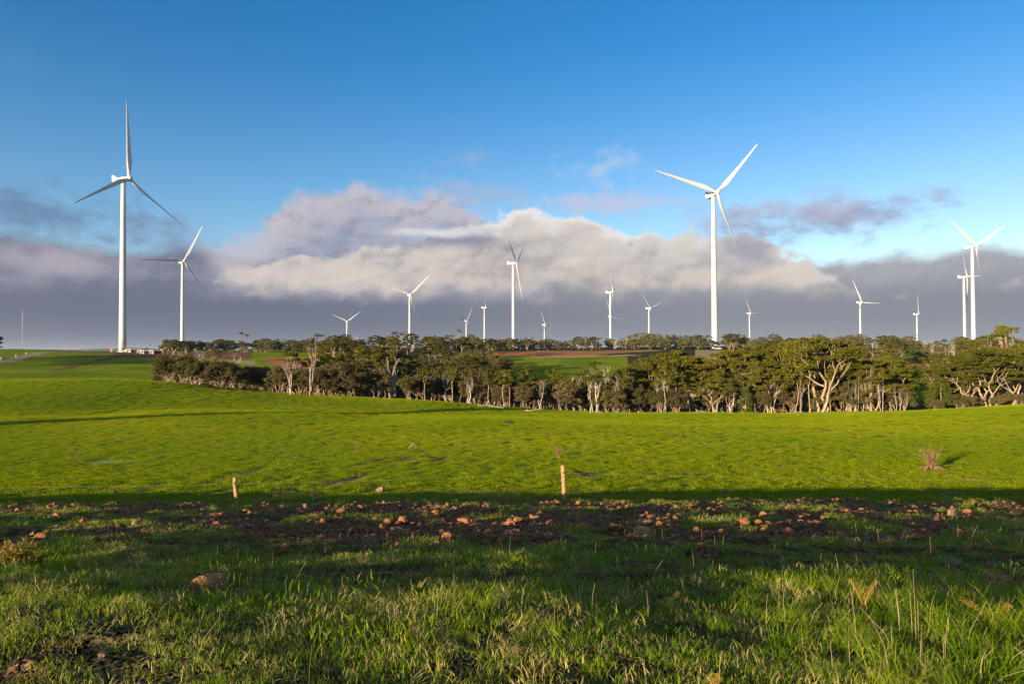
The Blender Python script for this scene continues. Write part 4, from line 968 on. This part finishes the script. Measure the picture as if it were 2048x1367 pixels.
BR = [  # px, row (base), width px, height px, label, mesh
 (427, 1178, 68, 52, 'large tan-orange wedge-shaped rock alone in the shaded grass', 2), (889, 1083, 24, 20, 'squarish orange rock at the lower edge of the mud strip', 1), (1290, 1067, 32, 20, 'pale tan rounded boulder in the middle of the mud strip', 3),
 (1163, 1057, 34, 13, 'long orange rock with a chip in front, right of the straight post', 4), (764, 1059, 16, 14, 'pointed orange rock with a sharp peak in the strip', 6), (716, 1045, 18, 12, 'bright orange wedge rock left of the pointed one', 2),
 (1487, 1050, 34, 20, 'big crumbly reddish clod-like rock on the right of the strip', 8), (1494, 1028, 26, 12, 'orange rock on the shadow line below the thin stems', 5), (1683, 1075, 28, 14, 'pair-like orange block in the right of the strip', 9),
 (1834, 1075, 24, 9, 'flat orange rock in the mud near the right edge', 10), (166, 1048, 22, 15, 'triangular reddish rock at the left of the strip', 6), (432, 1056, 24, 15, 'slanting reddish rock below the leaning post', 4),
 (498, 1030, 12, 11, 'small pointed rock right of the leaning post', 2), (630, 1001, 22, 9, 'smooth orange rock on the lit grass left of the lichen rock', 7), (548, 998, 18, 9, 'dark-sided round rock casting a shadow on the lit grass', 1),
 (760, 984, 22, 12, 'brown rock with white lichen on the lit grass', 11), (61, 1005, 18, 9, 'angular tan rock on the lit grass at far left', 3), (150, 1009, 11, 7, 'small round tan rock on the lit grass', 7), (90, 1068, 26, 12, 'dark red block at the left edge of the strip', 5),
 (628, 1037, 34, 11, 'low double-humped orange rock in the strip', 4), (680, 1025, 20, 9, 'orange rock embedded in grass in the strip', 0), (870, 1028, 18, 10, 'rough orange rock behind the pointed rocks', 9), (930, 1042, 30, 12, 'long reddish rock beside a grass clump', 8),
 (776, 1047, 22, 12, 'brown block beside the pointed rock', 9), (805, 1043, 20, 12, 'pair of brown stones right of the pointed rock', 10), (1100, 1098, 26, 17, 'dark angular stone in the shaded mud below the straight post', 6), (1122, 1098, 26, 10, 'low dark stone touching the angular one', 8),
 (1125, 1074, 20, 9, 'pale grey flat stone in the mud', 11), (1330, 1042, 20, 13, 'crumbly orange stone above the tan boulder', 9), (1297, 1046, 18, 10, 'orange stone just above the tan boulder', 5), (1225, 1055, 24, 9, 'orange slab right of the long chipped rock', 10),
 (1700, 1092, 26, 9, 'white-lichened stone in the dark mud at right', 11), (1865, 1094, 26, 11, 'dark red stone in the mud at right', 5), (1985, 1133, 24, 14, 'speckled grey-brown stone near the right edge', 3), (1910, 1128, 40, 13, 'long smooth brown stone in the mud at right', 7),
 (1985, 1160, 52, 12, 'flat brown slab in shaded grass at the right edge', 10), (1905, 1184, 38, 14, 'dark slab in the bare scrape at right', 7), (1965, 1068, 26, 10, 'round stone on dark earth near the right edge', 3), (1990, 1068, 12, 8, 'orange stone right of the round one on dark earth', 2),
 (2032, 1100, 22, 16, 'angular dark stone at the far right', 6), (165, 1098, 30, 10, 'dark flat stone in the shaded grass at left', 8), (218, 1098, 30, 11, 'dark brown lump in the shaded grass at left', 5), (255, 1103, 38, 13, 'grey-topped stone right of the brown lump', 11),
 (80, 1136, 44, 12, 'grey stone beside the brown weed at left', 11), (408, 1088, 18, 9, 'grey stone in shade below the leaning post', 11), (1518, 1163, 26, 16, 'tan-tipped stone in a dark scrape', 9), (205, 1310, 26, 9, 'grey flat stone in the bare hole at lower left', 11)]
M_tan = simple('tan_boulder', (.42, .22, .10), .95, .2, 5.0, .03, c2=(.28, .14, .062), bump=.7)
tanm = rock_mesh(21, M_tan, 7)
def put_rock(px, row, wp, hp, me, label, group, sink=.28):
    x, y, z = hit(px, row, 3, 60); k = y/F
    o = ob('rock', me, None, (x, y, z+hp*k*(.5-sink))); wd = wp*k/2*1.5; o.scale = (wd, wd*.9, hp*k*1.25); o.rotation_euler = (rng.normal()*.12, rng.normal()*.12, rng.random()*.8-.4)
    return tag(o, label, 'rock', group)
for i, (px, row, wp, hp, lab, k) in enumerate(BR): put_rock(px, row, wp, hp, tanm if 'tan' in lab else ROCKS[k], lab, 'rocks in the churned strip')
def short(l):
    for w_ in (' in the ', ' on the ', ' at the ', ' with ', ' alone', ' right of', ' left of', ' beside', ' below', ' above', ' behind', ' touching', ' just', ' casting', ' embedded', ' near'):
        if w_ in l: l = l[:l.index(w_)] if len(l[:l.index(w_)].split()) > 1 else l
    return l
sn = {}
names = [short(q[4]) for q in BR]; names = [n_ if names.count(n_) == 1 else BR[i][4] for i, n_ in enumerate(names)]
for (p0, p1, n) in ((0, 470, 54), (480, 1120, 96), (1140, 1600, 72), (1600, 2048, 60)):
    for i in range(n):
        px = rng.uniform(p0, p1); row = 1010+rng.random()**.9*96+(px > 1500)*12
        s_ = rng.uniform(5, 14)*(.8+.4*(row-1000)/90)*(1.5 if rng.random() < .2 else 1)
        j = min(range(len(BR)), key=lambda q: math.hypot(BR[q][0]-px, 2*(BR[q][1]-row))); side = 'left' if px < BR[j][0] else 'right'
        sn[(j, side)] = sn.get((j, side), 0)+1
        lab = ('%s small stone counted %s from the %s' % (ORD[sn[(j, side)]-1], side, names[j])).split()[:16]
        put_rock(px, row, s_, s_*rng.uniform(.42, .75), ROCKS[int(rng.integers(12))], ' '.join(lab), 'small stones half sunk in the churned strip', .2)

# ------------------------------------------------------------------ puddle
V = [(0, 0, 0)]+[((1.15+.25*math.sin(3*a)+.15*math.sin(5*a+1))*math.cos(a)*1.5, (1.0+.2*math.cos(2*a))*math.sin(a)*1.25, 0) for a in np.linspace(0, 2*math.pi, 40, endpoint=False)]
b = MB(); b.add(V, [(0, i, i % 40+1) for i in range(1, 41)])
m, tt, pp = mat('puddle_water'); pp.inputs['Base Color'].default_value = (.03, .03, .025, 1); pp.inputs['Roughness'].default_value = .04; pp.inputs['IOR'].default_value = 1.33; pp.inputs['Specular IOR Level'].default_value = .9
tag(ob('puddle', b.mesh('puddle', m), None, (PUD[0], PUD[1], gz(PUD[0], PUD[1])+.10)), kind='structure')

# ------------------------------------------------------------------ dry weeds, thistles and bracken
def weed_mesh(seed, n, H, spread, low=False):
    r_ = np.random.default_rng(seed); b = MB()
    for i in range(n):
        th = r_.random()*6.283; q = spread*r_.random()**.6; hh = H*(1-.45*r_.random()); d = np.array([math.cos(th)*q, math.sin(th)*q, 0])
        pts = [np.zeros(3), d*.4+np.array([0, 0, hh*.45]), d+np.array([0, 0, hh])+r_.normal(size=3)*.03*H]
        b.tube(pts, [.010*H+.002, .007*H+.002, .003], 4, False)
        for k in range(9):
            f = .3+.7*r_.random(); p = pts[0]*(1-f)+pts[2]*f if f > .5 else pts[1]; a = r_.random()*6.283; l = .16*H*(.5+r_.random())
            q2 = p+np.array([math.cos(a)*l, math.sin(a)*l, l*.7]); b.tube([p, q2], [.006*H+.002, .003*H+.001], 3, False)
            for _ in range(3):
                c = q2+r_.normal(size=3)*.02*H; s = .035*H
                b.add([c+r_.normal(size=3)*s*.8 for _ in range(3)], [(0, 1, 2)])
    if low:
        for i in range(24):
            th = r_.random()*6.283; l = spread*1.5*(.5+r_.random()); p = np.array([math.cos(th)*l, math.sin(th)*l*.5, .05]); b.tube([(0, 0, .05), p*.6+np.array([0, 0, .18]), p], [.02, .015, .008], 4, False)
            for _ in range(8):
                c = p*(.4+.6*r_.random())+r_.normal(size=3)*.05; b.add([c+r_.normal(size=3)*.05 for _ in range(3)], [(0, 1, 2)])
    return b.mesh('thistle', M_twig)
WM = [weed_mesh(i, n, 1.0, s) for i, (n, s) in enumerate(((5, .18), (9, .35), (3, .08), (7, .28)))]
big_th = weed_mesh(40, 16, 1.0, .42, True)
TH = [(713, 908, 20, 1, 'dry spiky thistle standing alone in the left half of the paddock'), (582, 918, 12, 3, 'small dry thistle left of the lone spiky one'), (1117, 918, 27, 1, 'tall dry thistle behind the straight post'), (1103, 881, 11, 0, 'small dry thistle left above the straight post'), (1032, 889, 14, 2, 'thin dry thistle beside the mud scrape, upper one'),
 (1030, 902, 8, 3, 'low dry weed under the thin thistle'), (1052, 904, 8, 0, 'low dry weed just right of the thin thistle'), (922, 893, 14, 0, 'dry thistle at the left end of the mud scrape'), (939, 894, 14, 3, 'bushy dry thistle on the mud scrape'), (998, 888, 13, 3, 'dry thistle at the right end of the mud scrape'),
 (1174, 901, 10, 2, 'small upright weed right of the tall dry thistle'), (1237, 910, 10, 2, 'small upright weed further right of the tall dry thistle'), (1412, 899, 13, 0, 'small dry thistle near the middle right of the paddock'), (1592, 943, 16, 2, 'single dry stem with a long shadow on the right'),
 (1594, 901, 14, 3, 'leaning dry weed above the single stem'), (1674, 871, 10, 3, 'low dry weed high on the right slope'), (1716, 881, 13, 2, 'single dry stem high on the right slope'), (1690, 853, 8, 3, 'tiny weed near the right tree line'), (138, 908, 12, 0, 'dry weed left of the puddle'), (158, 915, 14, 3, 'dry weed nearest the left of the puddle'),
 (247, 903, 8, 0, 'tiny weed above the puddle'), (355, 902, 9, 0, 'tiny weed right of the puddle'), (400, 937, 13, 3, 'forked dry weed above the leaning post'), (404, 937, 9, 3, 'low spread of the forked dry weed'), (28, 884, 7, 0, 'tiny weed at the left edge'), (28, 940, 9, 3, 'low dry weed at the left edge'), (802, 917, 11, 3, 'bent dry weed right of the lone spiky thistle')]
for px, row, hp, k, lab in TH:
    x, y, z = hit(px, row, 25, 160); s = hp*y/F; o = ob('thistle', WM[k], None, (x, y, z-.02)); o.scale = (s, s, s); o.rotation_euler = (0, 0, rng.random()*6); tag(o, lab, 'thistle', 'dry thistles in the paddock')
x, y, z = hit(1862, 942, 25, 80); s = 45*y/F; o = ob('thistle', big_th, None, (x, y, z)); o.scale = (s, s, s); tag(o, 'large bushy dead thistle with a dark shadow on the right of the paddock', 'thistle', 'dry thistles in the paddock')
x, y, z = hit(826, 896, 25, 120); b = MB(); k = y/F; b.tube([(-9*k, 0, 0), (0, 0, 9*k), (8*k, 0, 1*k)], [.035, .03, .02], 5); tag(ob('bent_stick', b.mesh('bent_stick', M_dead), None, (x, y, z)), 'bent stick like a small arch on the paddock grass', 'stick')

def fern_mesh(seed, fronds, H, m_, lean=.35):
    r_ = np.random.default_rng(seed); b = MB()
    for i in range(fronds):
        th = r_.random()*6.283; hh = H*(.7+.3*r_.random()); dx_, dy_ = math.cos(th)*lean*hh, math.sin(th)*lean*hh*.5
        P = np.array([[dx_*q**1.6, dy_*q**1.6, hh*(q-.18*q*q)] for q in np.linspace(0, 1, 16)]); b.tube(P, np.linspace(.006, .002, 16)*H*3, 4, False)
        for k in range(4, 15):
            L = hh*.34*math.sin(math.pi*(k-2.5)/14)**.8*(1-.3*k/15)
            for sd in (-1, 1):
                side = np.array([math.cos(th+1.57), math.sin(th+1.57)*.6, 0])*sd; tip = P[k]+side*L+np.array([0, 0, .55*L]); m = 7
                for j in range(1, m):
                    c = P[k]+(tip-P[k])*j/m; wl_ = L*.05*(1-j/m*.5)+.0015; dr = np.array([dx_, dy_, hh]); dr /= np.linalg.norm(dr); ax_ = (tip-P[k])/m*.42
                    for sg in (-1, 1): b.add([c-ax_, c+ax_, c+dr*wl_*sg+ax_*.6+r_.normal(size=3)*.003], [(0, 1, 2)])
    return b.mesh('fern', m_)
def fern(px, row, hp, seed, fr, m_, label, cat='fern', lean=.35, name='bracken_fern'):
    x, y, z = hit(px, row, 3, 30); H = 1.75*hp*y/F; o = ob(name, fern_mesh(seed, fr, H, m_, lean), None, (x, y, z-.02)); tag(o, label, cat, 'golden bracken in the foreground')
fern(1727, 1222, 48, 1, 3, M_fern, 'golden bracken with two tall fronds at the right of the foreground')
fern(1942, 1218, 36, 2, 1, M_fern, 'single golden bracken frond near the right edge', lean=.1)
fern(1990, 1262, 48, 3, 4, M_fern, 'wide golden bracken clump in the grass at the right edge', lean=.8)
fern(1425, 1384, 28, 4, 4, M_fern, 'golden bracken tip at the very bottom of the picture', lean=.5)
fern(1660, 1152, 10, 6, 1, M_fern, 'tiny orange seedling on the shaded grass at right', lean=.2)
for px, row, hp, sd, lab in ((14, 1128, 60, 51, 'tallest brown and green tangled weed at the left edge'), (52, 1130, 52, 52, 'rusty tangled weed right of the tallest one at the left edge'), (84, 1134, 30, 53, 'low yellowish tangled weed furthest right at the left edge')):
    x, y, z = hit(px, row, 3, 30); b = MB(); H = hp*y/F; r_ = np.random.default_rng(sd)
    for i in range(26):
        th = r_.random()*6.283; q = H*.75*r_.random(); hh = H*(.5+.6*r_.random()); P_ = np.array([[math.cos(th)*q*f**1.3, math.sin(th)*q*f**1.3, hh*f-.2*hh*f*f] for f in np.linspace(0, 1, 6)])+r_.normal(size=(6, 3))*.008
        b.tube(P_, np.linspace(.0035, .0015, 6), 3, False)
        for k in range(26):
            f = r_.uniform(.25, 1)*5; k0 = int(min(f, 4)); c = P_[k0]+(P_[k0+1]-P_[k0])*(f-k0)+r_.normal(size=3)*.018; b.add([c+r_.normal(size=3)*.013 for _ in range(3)], [(0, 1, 2)])
    tag(ob('tangled_weed', b.mesh('tangled_weed', M_weed), None, (x, y, z-.02)), lab, 'weed', 'tangled weeds at the left edge')
fern(1352, 1212, 30, 9, 1, M_weed, 'single dead brown leaf stalk in the shaded grass', 'weed', .05, 'ferny_weed')

# ------------------------------------------------------------------ grass
def tuft_mesh(name, seed, n, rad, h0, h1, wd, lean, m_, seg=3, flat=0.0):
    r_ = np.random.default_rng(seed); th = r_.random(n)*6.283; q = rad*np.sqrt(r_.random(n)); bx, by = q*np.cos(th), q*np.sin(th)
    h = h0+(h1-h0)*r_.random(n)**1.2; ld = r_.random(n)*6.283; la = lean*(.3+r_.random(n)); w_ = wd*(.6+.8*r_.random(n)); fa = r_.random(n)*6.283
    V = []; 
    for s in range(seg+1):
        f = s/seg; zz = h*(f-(.35+flat)*la*f*f); out = h*la*f**1.7; x = bx+np.cos(ld)*out; y = by+np.sin(ld)*out; ww = w_*(1-f**1.5)*.5+.0003
        V.append(np.stack([x-np.cos(fa)*ww, y-np.sin(fa)*ww, zz-.01], 1)); V.append(np.stack([x+np.cos(fa)*ww, y+np.sin(fa)*ww, zz-.01], 1))
    V = np.stack(V, 1); k = 2*(seg+1); base = (np.arange(n)*k)[:, None]
    Fc = np.concatenate([base+np.array([2*s, 2*s+1, 2*s+3, 2*s+2]) for s in range(seg)])
    return mesh_np(name, V.reshape(-1, 3), Fc, m_, True)
def proto_coll(name, meshes):
    c = bpy.data.collections.new(name)
    for m_ in meshes: ob(m_.name.split('.')[0], m_, None, None, c)
    return c
c_short = proto_coll('short_grass', [tuft_mesh('grass_tuft', i, 120, .20, .018, .068, .0042, .6, M_blade) for i in range(4)]+[tuft_mesh('grass_tuft', 10+i, 110, .20, .02, .085, .0040, .8, M_blade2) for i in range(2)])
c_long = proto_coll('long_grass', [tuft_mesh('long_tuft', 20+i, 120, .15, .09, .26, .005, .75, M_blade, 4) for i in range(5)])
c_dry = proto_coll('dry_grass', [tuft_mesh('dry_tuft', 40+i, 95, .10, .10, .27, .0035, 1.2, M_straw, 4, .2) for i in range(4)])
c_field = proto_coll('field_grass', [tuft_mesh('paddock_tuft', 60+i, 200, .45, .03, .095, .010, .5, M_bladef, 2) for i in range(5)])
c_clod = proto_coll('clods', [rock_mesh(70+i, M_clod, 4, .14, 'clod') for i in range(5)])
def gn(name, pts, scl, rot, idx, coll, kind='stuff', label=None, cat=None):
    m = bpy.data.meshes.new(name); m.vertices.add(len(pts)); m.vertices.foreach_set('co', np.asarray(pts, np.float32).ravel())
    for nm, ty, key, arr in (('scl', 'FLOAT', 'value', scl), ('idx', 'INT', 'value', idx)):
        a = m.attributes.new(nm, ty, 'POINT'); a.data.foreach_set(key, np.asarray(arr, np.float32 if ty == 'FLOAT' else np.int32))
    a = m.attributes.new('rot', 'FLOAT_VECTOR', 'POINT'); a.data.foreach_set('vector', np.asarray(rot, np.float32).ravel())
    g = bpy.data.node_groups.new(name, 'GeometryNodeTree'); g.interface.new_socket('Geometry', in_out='INPUT', socket_type='NodeSocketGeometry'); g.interface.new_socket('Geometry', in_out='OUTPUT', socket_type='NodeSocketGeometry')
    gi = g.nodes.new('NodeGroupInput'); go = g.nodes.new('NodeGroupOutput'); ip = g.nodes.new('GeometryNodeInstanceOnPoints'); ci = g.nodes.new('GeometryNodeCollectionInfo')
    ci.inputs['Collection'].default_value = coll; ci.inputs['Separate Children'].default_value = True; ci.inputs['Reset Children'].default_value = True
    ip.inputs['Pick Instance'].default_value = True
    def na(nm, ty):
        n = g.nodes.new('GeometryNodeInputNamedAttribute'); n.data_type = ty; n.inputs['Name'].default_value = nm; return n.outputs['Attribute']
    L = g.links.new
    L(gi.outputs[0], ip.inputs['Points']); L(ci.outputs[0], ip.inputs['Instance']); L(na('idx', 'INT'), ip.inputs['Instance Index'])
    er = g.nodes.new('FunctionNodeEulerToRotation'); L(na('rot', 'FLOAT_VECTOR'), er.inputs[0]); L(er.outputs[0], ip.inputs['Rotation']); L(na('scl', 'FLOAT'), ip.inputs['Scale']); L(ip.outputs[0], go.inputs[0])
    o = ob(name, m); md = o.modifiers.new('scatter', 'NODES'); md.node_group = g
    return tag(o, label, cat, kind=kind)
def pts_in(Y0, Y1, dens, margin=.8):
    """random ground points inside the view wedge, dens per square metre (number or function of Y)"""
    out = []; edges = np.geomspace(max(Y0, .5), Y1, 40)
    for a, c in zip(edges[:-1], edges[1:]):
        hw = .80*c+margin; d = dens((a+c)/2) if callable(dens) else dens; n = int((c-a)*2*hw*d); out.append(np.stack([rng.uniform(-hw, hw, n), rng.uniform(a, c, n)], 1))
    return np.concatenate(out)
def scat(P, keep, s0, s1, coll, nk, name, label, tilt=.15, kind='stuff', smod=None, zoff=0.0):
    P = P[keep]; z = ground(P[:, 0], P[:, 1]); n = len(P); s = rng.uniform(s0, s1, n)
    if smod is not None: s = s*smod[keep]
    # lean with the ground a little, random heading
    rot = np.stack([rng.normal(size=n)*tilt, rng.normal(size=n)*tilt, rng.random(n)*6.283], 1)
    print(name, n)
    return gn(name, np.column_stack([P, z+zoff]), s, rot, rng.integers(0, nk, n), coll, kind, label, 'grass' if 'grass' in name else 'earth')
P = pts_in(2.2, 27, lambda Y: 46 if Y < 14 else 34, 1.2)
so1, re1, st1, gr1, fo1, hz1, sp1 = cover(P[:, 0], P[:, 1])
patch = fbm(P[:, 0]*.55, P[:, 1]*.7, 61, 3); patch2 = fbm(P[:, 0]*.25+3, P[:, 1]*.35, 66, 3)
scat(P, so1 < .12+.5*rng.random(len(P))**2, .75, 1.25, c_short, 6, 'short_grass', 'short green grass covering the shaded foreground', smod=np.clip(1.0+patch*1.8, .55, 1.7))
P = pts_in(1.6, 14, lambda Y: 20 if Y < 8 else 6, 1.2)
so1 = cover(P[:, 0], P[:, 1])[0]; px_ = P[:, 0]/P[:, 1]*F+1024
a = fbm(P[:, 0]*.8, P[:, 1]*.9, 71, 3)+.30*sstep(P[:, 0]/P[:, 1]*F+1024, 900, 1900)*(1-sstep(P[:, 1], 6.2, 8))-.25*sstep(P[:, 1], 5.5, 9)-.02
scat(P, (rng.random(len(P)) < sstep(a, .0, .22)*.8) & (so1 < .4), .7, 1.15, c_long, 5, 'long_grass', 'longer green grass tussocks at the near edge', .2, smod=.45+.5*sstep(px_, 1300, 1900)*(1-sstep(P[:, 1], 5.2, 6.5)))
P = pts_in(1.8, 12, lambda Y: 9 if Y < 8 else 4, 1.2)
px_ = P[:, 0]/P[:, 1]*F+1024
a = fbm(P[:, 0]*.7+9, P[:, 1]*.8, 81, 3)+.12*sstep(px_, 300, 1700)*(1-sstep(P[:, 1], 6.0, 7.5))-.06*sstep(P[:, 1], 6.5, 9)+.02
scat(P, (rng.random(len(P)) < sstep(a, .05, .22)*.6) & (cover(P[:, 0], P[:, 1])[0] < .4), .4, .8, c_dry, 4, 'dry_grass', 'matted straw-coloured grass among the green', .35)
P = pts_in(22.5, 200, lambda Y: 7.5*min(1, (32/Y)**1.15), 1.0)
so1 = cover(P[:, 0], P[:, 1])[0]; pm = fbm(P[:, 0]*.3, P[:, 1]*.25, 91, 4)
scat(P, (rng.random(len(P)) > so1*1.2), .8, 1.25, c_field, 5, 'field_grass', 'bright green pasture grass across the sunlit paddock', smod=(.95+.22*pm)*(1+.8*sstep(P[:, 1], 40, 150)))
P = pts_in(25.5, 75, lambda Y: 3.0, .5); a = fbm(P[:, 0]*.35, P[:, 1]*.16, 97, 3)+fbm(P[:, 0]*1.5, P[:, 1]*1.2, 98, 2)*.4+.08*sstep(P[:, 0]/P[:, 1]*F+1024, 900, 1500)
scat(P, rng.random(len(P)) < sstep(a, .16, .32)*.55, .5, 1.0, c_dry, 4, 'paddock_dry_grass', 'pale dry patches of grass in the paddock', .4)
P = pts_in(3, 26, lambda Y: 16 if Y > 11 else 10, .5)
so1 = cover(P[:, 0], P[:, 1])[0]
scat(P, rng.random(len(P)) < sstep(so1, .3, .7)*.8, .02, .085, c_clod, 5, 'earth_clods', 'dark red-brown clods of churned earth', .5, zoff=.005)
P = pts_in(9, 25, 14, .5); so1 = cover(P[:, 0], P[:, 1])[0]; a = fbm(P[:, 0]*1.1, P[:, 1]*1.1, 95, 3)
scat(P, (so1 > .3) & (rng.random(len(P)) < sstep(a, .0, .18)*.8), .7, 1.3, c_short, 6, 'strip_grass', 'tufts of grass surviving in the mud strip', .2)
# single dry stems
b = MB(); r_ = np.random.default_rng(5); P = pts_in(3.4, 10.5, lambda Y: 4.0, .3)
for x, y in P:
    px = x/y*F+1024
    if y > 5.6 and r_.random() < .35: continue
    z = gz(x, y); h = r_.uniform(.08, .26); a = r_.random()*6.283; l = h*r_.choice([.05, .12, .2, .5]); pts = [(x, y, z), (x+math.cos(a)*l*.4, y+math.sin(a)*l*.4, z+h*.6), (x+math.cos(a)*l, y+math.sin(a)*l, z+h)]
    b.tube(pts, [.0013, .0012, .0008], 3, False)
tag(ob('dry_stems', b.mesh('dry_stems', M_stem)), 'thin dry grass stems scattered through the foreground', 'grass', kind='stuff')
# the tall stalk cluster and big tussocks at the right
x, y, z = hit(1850, 1335, 3, 8); b = MB()
for i in range(17):
    a = r_.random()*6.283; q = .38*r_.random()**.5; h = r_.uniform(.20, .50); l = r_.choice([.01, .03, .04, .07, .2])
    b.tube([(0, 0, -.02), (math.cos(a)*q, math.sin(a)*q, .03), (math.cos(a)*(q+l*.3), math.sin(a)*(q+l*.3), h*.55), (math.cos(a)*(q+l), math.sin(a)*(q+l), h)], [.0016, .0016, .0014, .0009], 4, False)
tag(ob('dry_stalks', b.mesh('dry_stalks', M_stem), None, (x, y, z)), 'cluster of tall dry stalks rising from the grass at lower right', 'dry stalks')
def tussock(px, row, wp, hp, m_, seed, label, n=700, dry=.5, lean=1.0):
    x, y, z = hit(px, row, 3, 12); k = y/F
    e = thing('grass_tussock', (x, y, z-.02), label, 'tussock', 'large tussocks in the foreground')
    me1 = tuft_mesh('green_blades', seed, int(n*(1-dry)), wp*k*.32, hp*k*.35, hp*k*.85, .0050, lean*.8, M_blade, 4); me2 = tuft_mesh('dry_blades', seed+1, int(n*dry), wp*k*.30, hp*k*.3, hp*k*.85, .0040, lean*1.1, M_straw, 4, .15)
    ob('green_blades', me1, e); ob('dry_blades', me2, e)
tussock(1735, 1290, 190, 66, None, 301, 'big sunlit tussock below the two-fronded bracken', 900, .35)
tussock(1860, 1362, 300, 80, None, 303, 'largest bright tussock round the tall dry stalks', 1400, .4)
tussock(1530, 1345, 120, 55, None, 305, 'straw and green tussock left of the tall dry stalks', 700, .6)
tussock(880, 1280, 90, 50, None, 307, 'pale swept straw tussock in the centre of the foreground', 600, .9, 1.4)
tussock(1080, 1285, 200, 42, None, 309, 'long flattened mat of straw grass right of the centre tussock', 800, .85, 1.5)
tussock(245, 1298, 100, 48, None, 311, 'brown and straw tussock above the bare hole at lower left', 700, .85, 1.2)
tussock(560, 1310, 150, 40, None, 313, 'low straw-flecked tussock left of centre at the bottom', 600, .7, 1.4)
tussock(1340, 1315, 140, 48, None, 315, 'loose green tussock between the straw mat and the right clumps', 700, .45)
tussock(2000, 1320, 150, 60, None, 317, 'bright tussock below the wide bracken clump', 800, .35)
tussock(780, 1320, 110, 44, None, 319, 'tangled low tussock below and left of the swept straw one', 500, .65, 1.3)
tussock(1660, 1350, 120, 60, None, 323, 'dense green tussock left of the largest bright one', 700, .3)

# ------------------------------------------------------------------ air
hm_ = bpy.data.materials.new('haze'); hm_.use_nodes = True; ht = hm_.node_tree; ht.nodes.clear()
ho = ht.nodes.new('ShaderNodeOutputMaterial'); hv = ht.nodes.new('ShaderNodeVolumePrincipled'); hv.inputs['Density'].default_value = .000028; hv.inputs['Color'].default_value = (.80, .88, 1.0, 1); hv.inputs['Anisotropy'].default_value = .2
ht.links.new(hv.outputs[0], ho.inputs['Volume'])
b = MB(); b.box((0, 19000, 0), (90000, 43000, 1)); V = b.V[0]; V[:, 2] = np.where(V[:, 2] > 0, 262, -160)
tag(ob('haze', b.mesh('haze', hm_)), 'thin pale evening haze over the far plateau', 'haze', kind='stuff')
